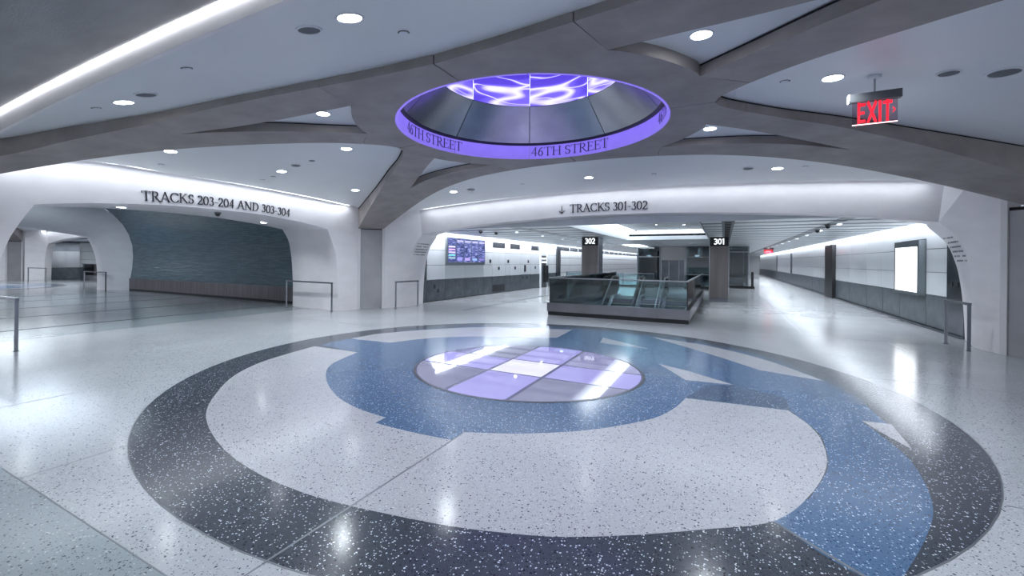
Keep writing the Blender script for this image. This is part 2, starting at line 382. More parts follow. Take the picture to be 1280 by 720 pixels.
cresA = soft([[(-3.98, -.54), (-2.93, -.52)], [(-2.93, -.52), (-2.63, -1.36), (-2.11, -1.93), (-1.43, -2.40), (-.88, -2.62), (-.39, -2.70)], [(-.38, -2.86), (.02, -2.87), (.492, -2.84)],
              [(.492, -4.04), (.08, -4.08), (-.51, -4.05), (-1.18, -3.90), (-1.92, -3.60), (-2.51, -3.20), (-3.24, -2.50), (-3.7, -1.7), (-3.98, -.54)]])
obj('pale_crescent', MB().prism(cresA[:-1], -.001, .0034), 'floor_white', med, label='pale crescent left of the glass disc')
cresS = soft([[(.508, -2.62), (1.0, -2.38), (1.52, -1.97), (1.95, -1.42), (2.13, -.97), (2.23, -.45)], [(3.24, -.36), (3.37, -.80), (3.40, -1.27), (3.33, -1.83), (3.13, -2.44), (2.89, -2.89), (2.52, -3.19), (2.15, -3.46), (1.81, -3.67), (1.53, -3.79), (1.12, -3.92), (.508, -4.04)]])
obj('pale_crescent', MB().prism(cresS, -.001, .0034), 'floor_white', med, label='pale crescent in front of the glass disc')
obj('zinc_joint', MB().prism([(.493, -4.66), (.507, -4.66), (.507, -2.62), (.493, -2.62)], -.001, .0036), 'divider', med)
obj('zinc_joint', MB().prism([(2.885, -2.9), (2.9, -2.885), (3.9, -3.8), (3.89, -3.815)], -.001, .0036), 'divider', med)
for nm, pts in (('pale_sliver', soft([[(-3.97, 1.07), (-3.32, 2.19), (-2.40, 3.15), (-.51, 3.90)], [(-.45, 2.66), (-1.76, 2.02), (-2.6, 1.35), (-3.04, .44)], [(-4.01, .37), (-4.0, .37)]])),
                ('pale_sliver', [(.47, 2.59), (.38, 3.20), (1.42, 2.43), (.95, 2.48)]),
                ('pale_sliver', soft([[(1.27, 3.82), (2.3, 3.38), (3.2, 2.5), (3.83, 1.34)], [(3.10, 1.60), (2.31, 2.62), (1.27, 3.80)]])),
                ('pale_sliver', soft([[(1.71, 1.25), (1.93, .86), (2.17, .42)], [(2.74, .49), (2.2, .95), (1.73, 1.26)]])),
                ('pale_sliver', [(3.86, -.36), (4.10, -.33), (4.06, -1.02), (3.98, -.8)])):
    obj(nm, MB().prism(pts, -.001, .0034), 'floor_white', med)
obj('dark_wedge', MB().prism([(2.23, -.43), (2.42, .30), (2.76, .49), (3.28, .15), (3.26, -.34)], -.001, .0033), 'floor_slate', med, label='slate blue wedge')

gl = thing('glass_floor_disc', 'round glass floor disc of glowing violet panes in the blue terrazzo', 'floor light', (0, 0, 0))
obj('rim', MB().lathe([(1.69, -.002), (1.69, .006), (1.655, .007), (1.655, -.002)], 0, 0, 72), 'steel_dark', gl)
obj('grid_frame', MB().prism(circ(1.665, 72), -.001, .0042), mat('pane_joint', (.10, .10, .17), .25), gl)
def pane_mat(i, col, s):
    m, n, p = nt('floor_pane_%d' % i); p.inputs['Base Color'].default_value = (.20, .20, .26, 1)
    p.inputs['Roughness'].default_value = .04; p.inputs['Coat Weight'].default_value = .5
    p.inputs['Emission Color'].default_value = (*col, 1); p.inputs['Emission Strength'].default_value = s; return m
PM = {'w': pane_mat(0, (.72, .70, 1), .50), 'v': pane_mat(1, (.42, .37, .95), .30), 'g': pane_mat(2, (.30, .30, .46), .14), 'l': pane_mat(3, (.40, .38, .70), .22)}
gx = [-2.1, -.41, .43, 2.1]; gy = [-2.15, -.46, .38, 2.1]
kinds = {(1, 1): 'w', (0, 1): 'v', (2, 1): 'v', (1, 0): 'v', (1, 2): 'v', (2, 2): 'l'}
def clipc(poly, R):
    # square clipped by the disc: sample square border and arc
    out = []; x0, y0, x1, y1 = poly; N = 20
    bd = [(x0+(x1-x0)*k/N, y0) for k in range(N)]+[(x1, y0+(y1-y0)*k/N) for k in range(N)]+[(x1-(x1-x0)*k/N, y1) for k in range(N)]+[(x0, y1-(y1-y0)*k/N) for k in range(N)]
    cx, cy = min(max(0, x0), x1), min(max(0, y0), y1)
    if math.hypot(cx, cy) > R-.03: return None
    ix, iy = cx+( (x0+x1)/2-cx)*.02, cy+((y0+y1)/2-cy)*.02
    for x, y in bd:
        if math.hypot(x, y) <= R: out.append((x, y))
        else:
            lo, hi = 0, 1
            for _ in range(24):
                t = (lo+hi)/2
                if math.hypot(ix+(x-ix)*t, iy+(y-iy)*t) < R: lo = t
                else: hi = t
            out.append((ix+(x-ix)*lo, iy+(y-iy)*lo))
    return out
g = .026
for i in range(3):
    for j in range(3):
        p = clipc((gx[i]+g, gy[j]+g, gx[i+1]-g, gy[j+1]-g), 1.635)
        if p: obj('glass_pane', MB().prism(p, -.001, .0062), PM[kinds.get((i, j), 'g')], gl)

# ---------------------------------------------------------------- ceilings
def dome_ceiling(y0, y1, x0, x1, hole):
    mb = MB(); nx, ny = 64, 44
    for j in range(ny+1):
        for i in range(nx+1):
            x = x0+(x1-x0)*i/nx; y = y0+(y1-y0)*j/ny; mb.v.append((x, y, zc(x, y)))
    for j in range(ny):
        for i in range(nx):
            x = x0+(x1-x0)*(i+.5)/nx; y = y0+(y1-y0)*(j+.5)/ny
            if hole and math.hypot(x, y) < 2.15: continue
            a = j*(nx+1)+i; mb.f.append((a, a+nx+1, a+nx+2, a+1))
    return mb
CY0, CY1, CX1 = -4.15, 5.62, 7.62
ceiling = obj('ceiling', dome_ceiling(CY0, CY1, -CX1, CX1, True), 'ceil', smooth='all', kind='structure')
# fascia above the south edge of the ceiling and the darker slab beyond it
def fz0(x): return zc(x, CY0)-.01
def fz1(x): return fz0(x)+.16+.016*abs(x)
xs = [-8.6+17.2*k/40 for k in range(41)]
mb = MB(); mb.loft([(x, CY0, fz0(x)) for x in xs], [(x, CY0, fz1(x)) for x in xs]); mb.loft([(x, CY0+.04, fz0(x)) for x in xs], [(x, CY0, fz0(x)) for x in xs])
obj('trim_1', mb, 'limewash', kind='structure', smooth='all')
mb = MB(); mb.loft([(x, CY0-.038, fz1(x)-.008) for x in xs], [(x, CY0-.006, fz1(x)-.012) for x in xs])
tag(obj('cove_light', mb, emis('fascia_led', (.9, .95, 1), 4.2)), 'thin bright cove light line along the curved white fascia top left', 'light')
mb = MB()
for (ya, yb) in ((CY0+.02, -8), (-8, -12.2)):
    mb.loft([(x*1.45, yb, fz1(x)) for x in xs], [(x*(1.45 if ya < -5 else 1), ya, fz1(x)) for x in xs])
obj('ceiling_slab', mb, 'slab', smooth='all', kind='structure')
S_WALL = obj('wall_south', MB().box(-12.5, -12.3, 0, 12.5, -12.15, 4.2), 'limewash', kind='structure')
for sx in (-1, 1):
    mb = MB(); mb.box(*( (sx*12.5, -12.2, 0, sx*12.35, -4.9, 4.2) if sx > 0 else (-12.5, -12.2, 0, -12.35, -4.9, 4.2)))
    mb.box(*((7.7, -5.0, 0, 12.4, -4.88, 4.2) if sx > 0 else (-12.4, -5.0, 0, -7.7, -4.88, 4.2)))
    obj('wall_south_'+('east' if sx > 0 else 'west'), mb, 'limewash', kind='structure')

# ---------------------------------------------------------------- oculus plate and ribs
def solid(mb, pts, faces, zb, zt):
    n = len(pts); b = len(mb.v)
    mb.v += [(x, y, zb(x, y)) for x, y in pts]+[(x, y, zt) for x, y in pts]
    cnt = {}
    for f in faces:
        mb.f.append(tuple(b+i for i in f)); mb.f.append(tuple(b+n+i for i in f)[::-1])
        for i in range(len(f)):
            e = (f[i], f[(i+1) % len(f)]); k = tuple(sorted(e)); cnt[k] = None if k in cnt else e
    for k, e in cnt.items():
        if e: mb.f.append((b+e[1], b+e[0], b+n+e[0], b+n+e[1]))
def strip(A, B, cols=1):
    rows = [[a.lerp(b_, k/cols) for k in range(cols+1)] for a, b_ in zip(A, B)]
    return rows
def grid_to(pts, faces, rows):
    b = len(pts); c = len(rows[0])
    for r in rows: pts += [(p.x, p.y) for p in r]
    for i in range(len(rows)-1):
        for k in range(c-1): faces.append((b+i*c+k, b+i*c+k+1, b+(i+1)*c+k+1, b+(i+1)*c+k))
NC = cr([(x, y, 0) for x, y in ((0, 2.43), (.75, 2.46), (1.5, 2.55), (2.3, 2.69), (3.05, 2.92), (3.75, 3.2), (4.5, 3.57), (5.45, 4.08), (6.5, 4.62), (7.26, 4.98))], 72)
NS = cr([(x, y, 0) for x, y in ((0, 2.47), (.75, 2.52), (1.5, 2.62), (2.3, 2.76), (2.95, 2.89), (3.6, 3.01), (4.3, 3.18), (5.3, 3.58), (6.2, 4.0), (7.22, 4.9))], 72)
EC = cr([(x, y, 0) for x, y in ((2.5, 0), (2.56, .18), (2.75, .42), (3.25, .9), (3.95, 1.45), (4.85, 2.18), (5.7, 2.84), (6.5, 3.43), (7.1, 3.87), (7.74, 4.33))], 72)
AA = cr([(x, y, 0) for x, y in ((1.63, 1.97), (2.2, 2.02), (2.9, 2.12), (3.6, 2.31), (4.35, 2.65))], 32)
BB = cr([(x, y, 0) for x, y in ((2.37, .92), (2.85, 1.34), (3.35, 1.80), (3.85, 2.24), (4.35, 2.65))], 32)
iN, iE = 16, 18     # seam indices on the outer curves
jN, jE = 44, 40     # where the branches join
QN = [(1, 1), (-1, 1), (-1, -1), (1, -1)]
plate = thing('oculus_plate', 'grey concrete ring plate with violet skylight drum in the ceiling centre', 'ceiling oculus', (0, 0, 3.6))
def mirror(mb, sx, sy):
    mb.v = [(x*sx, y*sy, z) for x, y, z in mb.v]
    if sx*sy < 0: mb.f = [f[::-1] for f in mb.f]
    return mb
def plate_quadrant(NC):
    mb = MB(); pts, faces = [], []; R = 1.968; e = .008
    outer = [Vector((max(p.x, e), p.y, 0)) for p in NC[:iN+1]]+[Vector((1.63, 1.97, 0))]
    a0, a1 = math.atan2(1.97, 1.63), math.atan2(.92, 2.37)
    arc = [Vector((2.565*math.cos(a0+(a1-a0)*k/12), 2.565*math.sin(a0+(a1-a0)*k/12), 0)) for k in range(1, 12)]
    outer += arc+[Vector((2.37, .92, 0))]+[Vector((p.x, max(p.y, e), 0)) for p in EC[iE::-1]]
    # seam lines run from the outer curve to the hole corners, so the ring between them is filled by the inner arc
    n = len(outer)
    ang = [math.atan2(p.y, p.x) for p in outer]
    # inner arc keeps monotonic angle
    inner = []
    for k in range(n):
        t = k/(n-1); inner.append(PI/2-.004+(.004-PI/2+.004)*t)
    # use the angle of each outer point for a clean radial strip
    inner = [min(max(a, .004), PI/2-.004) for a in ang]
    A = [Vector((R*math.cos(a), R*math.sin(a), 0)) for a in inner]
    grid_to(pts, faces, strip(A, outer, 3))
    solid(mb, pts, faces, zu, 3.82)
    return mb
def rib_mesh(NC):
    mb = MB(); pts, faces = [], []
    n = 26
    s = NC[iN+0:jN+1]; s = resamp([p for p in s], n); s[0] = s[0]+Vector((.012, 0, 0))
    grid_to(pts, faces, strip(s, resamp(AA, n), 3))
    s = resamp(EC[iE:jE+1], n); s[0] = s[0]+Vector((.008, .008, 0))
    grid_to(pts, faces, strip(resamp(BB, n), s, 3))
    # main strip: N side -> apex -> E side
    mid = resamp([(4.35, 2.65, 0), (7.5, 4.655, 0)], n)
    a = strip(resamp(NC[jN:], n), mid, 3); b = strip(mid, resamp(EC[jE:], n), 3)
    grid_to(pts, faces, [x+y[1:] for x, y in zip(a, b)])
    # weld duplicates
    key = {}; mp = []; np_ = []
    for p in pts:
        k = (round(p[0], 4), round(p[1], 4))
        if k not in key: key[k] = len(np_); np_.append(p)
        mp.append(key[k])
    faces = [tuple(mp[i] for i in f) for f in faces]
    solid(mb, np_, faces, zu, 3.82)
    return mb
def reveal_mesh(NC):      # dark shadow gap where the ceiling meets the rib
    mb = MB()
    def line(P, sgn):
        A, B = [], []
        for i, p in enumerate(P):
            d = (P[min(i+1, len(P)-1)]-P[max(i-1, 0)]).normalized(); nn = Vector((-d.y, d.x, 0))*sgn*.022
            q = p+nn; A.append((p.x, p.y, zc(p.x, p.y)-.012)); B.append((q.x, q.y, zc(q.x, q.y)-.004))
        mb.loft(A, B)
    line(NC, 1); line(EC, -1); line(AA, -1); line(BB, 1)
    return mb
RL = {(1, 1): 'forked concrete ceiling rib running to the pier right of the arch over the escalators',
      (-1, 1): 'forked concrete ceiling rib landing on the pier between the two lettered arches',
      (-1, -1): 'long forked concrete ceiling rib crossing the upper left of the ceiling',
      (1, -1): 'forked concrete ceiling rib leaving the frame at the top right above the exit sign'}
ribs = []
for sx, sy in QN:
    obj('ring_segment', mirror(plate_quadrant(NC if sy > 0 else NS), sx, sy), 'concrete', plate, clean=True, smooth=True)
    r = thing('ceiling_rib', RL[(sx, sy)], 'ceiling rib', (sx*7.4, sy*4.6, 2.6), 'forked ribs around the oculus'); ribs.append(r)
    obj('forked_beam', mirror(rib_mesh(NC if sy > 0 else NS), sx, sy), 'concrete', r, clean=True, smooth=True)
    obj('shadow_gap', mirror(reveal_mesh(NC if sy > 0 else NS), sx, sy), 'gap', r)
# drum
A8 = [math.radians(22.5+45*k) for k in range(8)]
for a in A8:
    obj('violet_lit_band', MB().lathe([(1.978, 3.597), (1.943, 3.597), (1.943, 3.85)], 0, 0, 14, a+.002, a+PI/4-.002), 'band', plate, smooth='all')
    obj('drum_panel', MB().lathe([(1.885, 3.885), (1.40, 4.42)], 0, 0, 14, a+.004, a+PI/4-.004), 'cone', plate, smooth='all')
    obj('drum_screen', MB().lathe([(1.40, 4.43), (1.40, 5.15)], 0, 0, 14, a+.005, a+PI/4-.005), 'led', plate, smooth='all')
mb = MB().lathe([(1.955, 3.852), (1.93, 3.852), (1.89, 3.88)], 0, 0, 96); mb.lathe([(1.915, 3.87), (1.415, 4.425), (1.42, 5.2), (0.001, 5.2)], 0, 0, 64)
obj('drum_backing', mb, 'black', plate, smooth='all')
obj('drum_cap', MB().lathe([(1.40, 5.16), (.001, 5.17)], 0, 0, 48), mat('violet_cap', (.2, .15, .5), .4), plate)
obj('screen_joint', MB().tube([(1.396*math.cos(A8[0]), 1.396*math.sin(A8[0]), z) for z in (4.43, 5.15)], .004), M['digit'], plate)
for a in A8[1:]:
    obj('screen_joint', MB().tube([(1.396*math.cos(a), 1.396*math.sin(a), z) for z in (4.43, 5.15)], .004), M['digit'], plate)
area('drum_lamp', (0, 0, 5.1), (0, 0, 0), 1.6, 1.6, 34, (.45, .35, 1), 'DISK')

# ---------------------------------------------------------------- letters
def arcp(cx, cy, rx, ry, a0, a1, n=10): return [(cx+rx*math.cos(math.radians(a0+(a1-a0)*k/n)), cy+ry*math.sin(math.radians(a0+(a1-a0)*k/n))) for k in range(n+1)]
TH, TN = .118, .046
def sf(x, y): return ([(x-.13, y), (x+.13, y)], TN)
GL = {
 'T': (.82, [([(.41, 0), (.41, 1)], TH), ([(.04, .97), (.78, .97)], TN*1.2), ([(.05, .80), (.03, .98)], TN), ([(.77, .80), (.79, .98)], TN), sf(.41, .02)]),
 'R': (.82, [([(.18, 0), (.18, 1)], TH), ([(.06, .97), (.4, .97)], TN), (arcp(.38, .74, .22, .235, 90, -90), None), ([(.18, .5), (.4, .5)], TN), ([(.36, .5), (.72, .04), (.84, .01)], TH*.85), sf(.18, .02)]),
 'A': (.90, [([(.08, 0), (.45, 1.0)], TN*1.2), ([(.45, 1.0), (.80, 0)], TH), ([(.22, .36), (.66, .36)], TN), sf(.09, .02), sf(.80, .02)]),
 'C': (.84, [(arcp(.48, .5, .40, .485, 48, 312, 16), None), ([(.76, .72), (.76, .95)], TN), ([(.78, .10), (.78, .28)], TN)]),
 'K': (.88, [([(.18, 0), (.18, 1)], TH), ([(.22, .45), (.72, .98)], TN*1.2), ([(.36, .58), (.78, .02)], TH), sf(.18, .02), sf(.18, .98), sf(.72, .98), sf(.80, .02)]),
 'S': (.62, [(arcp(.30, .74, .20, .235, 40, 240, 10)+arcp(.30, .27, .22, .24, 62, -140, 10), None), ([(.49, .74), (.49, .93)], TN), ([(.09, .08), (.09, .28)], TN)]),
 'N': (.96, [([(.16, 0), (.16, 1)], TN*1.2), ([(.13, .98), (.80, .02)], TH), ([(.80, 0), (.80, 1)], TN*1.2), sf(.16, .02), sf(.12, .98), sf(.80, .98)]),
 'D': (.92, [([(.18, 0), (.18, 1)], TH), ([(.06, .975), (.4, .975)], TN), ([(.06, .025), (.4, .025)], TN), (arcp(.38, .5, .40, .475, 90, -90, 14), None)]),
 'H': (.96, [([(.18, 0), (.18, 1)], TH), ([(.78, 0), (.78, 1)], TH), ([(.18, .52), (.78, .52)], TN), sf(.18, .02), sf(.18, .98), sf(.78, .02), sf(.78, .98)]),
 'E': (.74, [([(.18, 0), (.18, 1)], TH), ([(.06, .975), (.62, .975)], TN), ([(.06, .025), (.66, .025)], TN), ([(.18, .52), (.5, .52)], TN), ([(.62, .82), (.62, .98)], TN), ([(.66, .02), (.68, .2)], TN), ([(.5, .44), (.5, .6)], TN)]),
 '0': (.64, [(arcp(.31, .49, .235, .47, 0, 360, 20), None)]),
 '1': (.46, [([(.23, 0), (.23, 1)], TH), ([(.08, .84), (.22, .97)], TN), sf(.23, .02)]),
 '2': (.60, [(arcp(.28, .70, .20, .27, 160, -30, 10)+[(.07, .05)], None), ([(.05, .05), (.52, .05)], TH*.8), ([(.52, .05), (.56, .2)], TN)]),
 '3': (.58, [(arcp(.26, .74, .17, .22, 150, -90, 10), None), (arcp(.26, .27, .21, .25, 90, -150, 10), None)]),
 '4': (.64, [([(.42, 0), (.42, 1)], TH), ([(.42, .98), (.05, .30), (.58, .30)], TN*1.2)]),
 '6': (.60, [(arcp(.29, .30, .20, .28, 0, 360, 16), None), ([(.09, .33), (.14, .62), (.28, .86), (.46, .98)], TH*.8)]),
 '-': (.42, [([(.08, .40), (.34, .40)], TN*1.6)]),
 ' ': (.32, []),
 'v': (.80, [([(.30, .02), (.30, 1.0)], TN*1.2), (arcp(.30, .42, .26, .34, 195, 345, 10), TN*1.3), ([(.14, .16), (.30, 0), (.46, .16)], TN*1.3)]),
}
def gmesh(ch, table, depth, mtl, cache={}):
    k = (ch, id(table), depth, mtl)
    if k in cache: return cache[k]
    mb = MB()
    for pts, w in table[ch][1]:
        for (x0, y0), (x1, y1) in zip(pts, pts[1:]):
            L = math.hypot(x1-x0, y1-y0)
            if L < 1e-6: continue
            ww = w if w else TN+(TH-TN)*abs(y1-y0)/L
            e = ww*.25; dx, dy = (x1-x0)/L, (y1-y0)/L; nx, ny = -dy*ww/2, dx*ww/2
            a = (x0-dx*e, y0-dy*e); b = (x1+dx*e, y1+dy*e)
            q = [(a[0]+nx, a[1]+ny), (a[0]-nx, a[1]-ny), (b[0]-nx, b[1]-ny), (b[0]+nx, b[1]+ny)]
            mb.prism(q, 0, depth)
    me = bpy.data.meshes.new('letter'); me.from_pydata(mb.v, [], mb.f); me.materials.append(M[mtl]); cache[k] = me; return me
def put_text(txt, table, h, parent, mtl, frame, start, depth=.05, squeeze=1.0):
    """frame(s) -> (position, right, up) along the baseline; s in metres"""
    s = start
    for ch in txt:
        adv = table[ch][0]*h*squeeze
        if table[ch][1]:
            p, r, u = frame(s); n = r.cross(u)
            o = link('letter', gmesh(ch, table, depth, mtl), parent)
            mm = Matrix.Identity(4)
            for j in range(3): mm[j][0] = r[j]*h*squeeze; mm[j][1] = u[j]*h; mm[j][2] = n[j]*h
            mm.translation = p-WL[parent.name]
            o.matrix_local = mm
        s += adv
    return s
def width(txt, table, h, sq=1): return sum(table[c][0] for c in txt)*h*sq
# 46TH STREET, four times round the band, read from below inside the drum
for a0 in (198.5, 111.5, 26.0, -66.0):
    def fr(s, a0=a0):
        a = math.radians(a0)-s/1.935; rad = Vector((math.cos(a), math.sin(a), 0)); a2 = a-.03
        return rad*1.925+Vector((0, 0, 3.645)), Vector((math.sin(a2), -math.cos(a2), 0)), Vector((0, 0, 1))
    put_text('46TH STREET', GL, .165, plate, 'violet_letter', fr, 0, .02, 1.18)

# ---------------------------------------------------------------- arches and piers
def sym(h): return [(-s, z) for s, z in h[:0:-1]][0:]+h if False else [(-s, z) for s, z in reversed(h[1:])]+list(h)
nf = [(0, 2.88), (1.2, 2.87), (2.5, 2.82), (4.1, 2.73), (5.5, 2.58), (6.38, 2.46), (6.38, 2.46), (6.66, 2.15), (6.82, 1.75), (6.9, 1.3), (6.91, .7), (6.90, 0)]
nb = [(0, 2.86), (1.2, 2.85), (2.5, 2.80), (4.1, 2.72), (5.5, 2.60), (6.50, 2.50), (6.50, 2.50), (6.85, 2.10), (7.0, 1.7), (7.08, 1.3), (7.14, .7), (7.17, 0)]
nd = [5.9]*5+[5.9, 5.9, 5.9, 5.9, 5.88, 5.87, 5.86]
no = [(0, 5.92, 3.78), (1.2, 5.92, 3.78), (2.5, 5.92, 3.78), (4.1, 5.92, 3.78), (5.5, 5.9, 3.78), (6.5, 5.84, 3.78), (7.22, 4.99, 3.78)]+[(7.22, 4.99, z) for s, z in nf[7:]]
wf = [(0, 2.75), (.9, 2.74), (1.7, 2.69), (2.6, 2.60), (3.2, 2.5), (3.2, 2.5), (3.38, 2.15), (3.52, 1.8), (3.61, 1.35), (3.65, .7), (3.66, 0)]
wb = [(0, 2.78), (.9, 2.77), (1.7, 2.73), (2.6, 2.66), (3.38, 2.57), (3.38, 2.57), (3.6, 2.25), (3.7, 1.9), (3.77, 1.4), (3.81, .7), (3.81, 0)]
wo = [(0, 7.92, 3.78), (.9, 7.92, 3.78), (1.7, 7.92, 3.78), (2.6, 7.92, 3.78), (3.35, 7.9, 3.78), (4.33, 7.74, 3.78)]+[(4.33, 7.74, z) for s, z in wf[6:]]
def arch_mesh(F, D, B, db, O, Mp, topb):
    def full(h): return [(-a[0],)+tuple(a[1:]) for a in reversed(h[1:])]+list(h)
    Df = list(reversed(D[1:]))+D
    f = [Mp(s, d, z) for (s, z), d in zip(full(F), Df)]; b = [Mp(s, (db if isinstance(db, (int, float)) else db(abs(s))), z) for s, z in full(B)]
    o = [Mp(s, d, z) for s, d, z in full(O)]
    ob = [Mp(s*1.02, (db if isinstance(db, (int, float)) else db(abs(s)))+.02, max(z, 0)) for s, d, z in full(O)]
    def fine(L):   # smooth resample is not needed, curves already dense
        return L
    mb = MB(); mb.loft(o, f); mb.loft(f, b); mb.loft(b, ob)
    return mb
def dens(F, D, B, O, k=3):
    """insert k-1 interpolated samples between neighbours, smooth away from the corner duplicates"""
    def up(L):
        out = []
        for i in range(len(L)-1):
            p0 = L[max(i-1, 0)]; p1 = L[i]; p2 = L[i+1]; p3 = L[min(i+2, len(L)-1)]
            for q in range(k):
                u = q/k
                out.append(tuple(.5*((2*b)+(-a+c)*u+(2*a-5*b+4*c-d)*u*u+(-a+3*b-3*c+d)*u**3) for a, b, c, d in zip(p0, p1, p2, p3)))
        out.append(tuple(L[-1])); return out
    return up(F), [x[0] for x in up([(d,) for d in D])], up(B), O
def lin(O, k):
    out = []
    for a, b in zip(O, O[1:]):
        for q in range(k): out.append(tuple(x+(y-x)*q/k for x, y in zip(a, b)))
    out.append(tuple(O[-1])); return out
K = 3
def split_curve(L, c):  # smooth both runs separately so that the corner stays crisp
    def up(L):
        out = []
        for i in range(len(L)-1):
            p0 = L[max(i-1, 0)]; p1 = L[i]; p2 = L[i+1]; p3 = L[min(i+2, len(L)-1)]
            for q in range(K):
                u = q/K; out.append(tuple(.5*((2*b)+(-a+c_)*u+(2*a-5*b+4*c_-d)*u*u+(-a+3*b-3*c_+d)*u**3) for a, b, c_, d in zip(p0, p1, p2, p3)))
        out.append(tuple(L[-1])); return out
    return up(L[:c+1])+[tuple(L[c])]*(K-1)+up(L[c+1:])
def cl(L, c): return lin(L, K)
nF, nB, nO = split_curve(nf, 5), split_curve(nb, 5), lin(no, K); nD = [x[0] for x in lin([(d,) for d in nd], K)]
wF, wB, wO = split_curve(wf, 4), split_curve(wb, 4), lin(wo, K); wD = [7.9]*len(wF)
def MN(s, d, z): return (s-.2, d+.27, z) if s > 7 and d < 5.3 else (s, d, z)   # the right pier stands a little further in
def yo(s): return s+.12*(1-min(1, abs(s)/4.33))
def MWst(s, d, z): return (-d, yo(s), z)
def MEst(s, d, z): return (d, s, z)
an = thing('archway', 'wide pale arch lettered TRACKS 301-302 over the escalators', 'arch', (0, 6.4, 0))
obj('arch_body', arch_mesh(nF, nD, nB, lambda q: 6.3+.75*min(max((q-5.6)/1.0, 0), 1), nO, MN, 3.78), 'limewash', an, clean=True, smooth=True)
aw = thing('archway', 'pale arch lettered TRACKS 203-204 AND 303-304 on the left', 'arch', (-9, 0, 0))
obj('arch_body', arch_mesh(wF, wD, wB, 10.2, wO, MWst, 3.78), 'limewash', aw, clean=True, smooth=True)
ae = thing('archway', 'pale arch on the right beyond the frame edge, opposite the lettered left arch', 'arch', (9, 0, 0))
obj('arch_body', arch_mesh(wF, wD, wB, 10.2, wO, MEst, 3.78), 'limewash', ae, clean=True, smooth=True)
# lettering
def zarch(F, s):
    s = abs(s)
    for (a, za), (b, zb) in zip(F, F[1:]):
        if a <= s <= b and b > a: return za+(zb-za)*(s-a)/(b-a)
    return F[0][1]
def frW(s):
    y = s; z = lambda q: zarch(wf, q-.1)+.075-.0*q
    dz = (z(y+.05)-z(y-.05))/.1; v = Vector((0, 1, dz*.8)).normalized()
    return Vector((-7.9+.004, y, z(y))), v, Vector((0, -v.z, v.y))
W_T = 'TRACKS 203-204 AND 303-304'
put_text(W_T, GL, .205, aw, 'letter', frW, -1.58, .05, 3.50/width(W_T, GL, .205))
def frN(s):
    z = lambda q: zarch(nf, q+.2)+.11
    dz = (z(s+.05)-z(s-.05))/.1; v = Vector((1, 0, dz)).normalized()
    return Vector((s, 5.9-.004, z(s))), v, Vector((-v.z, 0, v.x))
def frN2(s): p, r, u = frN(s); return p, r, u
N_T = 'TRACKS 301-302'
put_text('v', GL, .20, an, 'letter', frN, -1.55, .05, 1.5)
put_text(N_T, GL, .225, an, 'letter', frN, -1.23, .05, 2.09/width(N_T, GL, .225))
# faint engraved donor lines on the two jambs: rows of small strokes, unreadable at this size
for sx, xa in ((1, 6.60), (-1, -7.06)):
    for r in range(6 if sx > 0 else 5):
        z = 2.17-.095*r; mb = MB()
        s = abs(z); x0 = zarch([(0, 0)], 0)
        def jx(z, t):
            zz = [(q[1], q[0]) for q in nf[6:]]; zb = [(q[1], q[0]) for q in nb[6:]]
            def ip(L):
                for (a, xa_), (b, xb_) in zip(L, L[1:]):
                    if b <= z <= a: return xa_+(xb_-xa_)*(a-z)/(a-b)
                return L[0][1]
            return ip(zz)*(1-t)+ip(zb)*t
        t = .12
        while t < .82:
            wd = random.uniform(.025, .045)
            if random.random() > .18:
                p0 = (sx*(jx(z, t)-.004), 5.9+1.15*t, z); p1 = (sx*(jx(z, t+wd)-.004), 5.9+1.15*(t+wd), z)
                mb.bar(p0, p1, .006, .034)
            t += wd+.016
        obj('engraved_line', mb, 'faint_letter', an, kind='stuff')
# pilasters on the diagonal faces of the four piers
def pier(sx, sy, lab, off=(0, 0)):
    a = Vector((7.74, 4.33, 0)); b = Vector((7.22, 4.99, 0)); d = (b-a); ux = 0
    if (sx, sy) == (1, 1): a += Vector((-.2, .27, 0)); b += Vector((-.2, .27, 0)); ux = -.5
    nrm = Vector((-.785, -.62, 0)).normalized()
    t = thing('pier', lab, 'pier', (sx*7.6, sy*4.7, 0), 'diagonal piers under the forked ribs')
    def q(u, o, z): p = a+d*u+nrm*o; return (p.x, p.y, z)
    def slab_(u0, u1, o0, o1, z0, z1):
        mb = MB(); vs = [q(u, o, z) for z in (z0, z1) for u, o in ((u0, o0), (u1, o0), (u1, o1), (u0, o1))]
        mb.add(vs, [(0, 3, 2, 1), (4, 5, 6, 7), (0, 1, 5, 4), (1, 2, 6, 5), (2, 3, 7, 6), (3, 0, 4, 7)])
        return mirror(mb, sx, sy)
    obj('pilaster', slab_(.10+ux, .90, -.3, -.015, 0, 2.58), 'pilaster', t)
    obj('edge_trim', slab_(-.02+ux, .09+ux, -.3, .012, 0, 3.5), 'pier_edge', t)
    obj('edge_trim', slab_(.91, 1.02, -.3, .012, 0, 3.5), 'pier_edge', t)
    obj('bearing_joint', slab_(.06, .94, -.3, -.03, 2.575, 2.64), 'gap', t)
    return t
PL = {(1, 1): 'pale stone pier at the right edge of the frame beside the escalator arch', (-1, 1): 'pale stone pier between the two lettered arches',
      (-1, -1): 'pale stone pier left of the frame under the long rib', (1, -1): 'pale stone pier right of the camera behind the exit sign'}
piers = [pier(sx, sy, PL[(sx, sy)]) for sx, sy in QN]
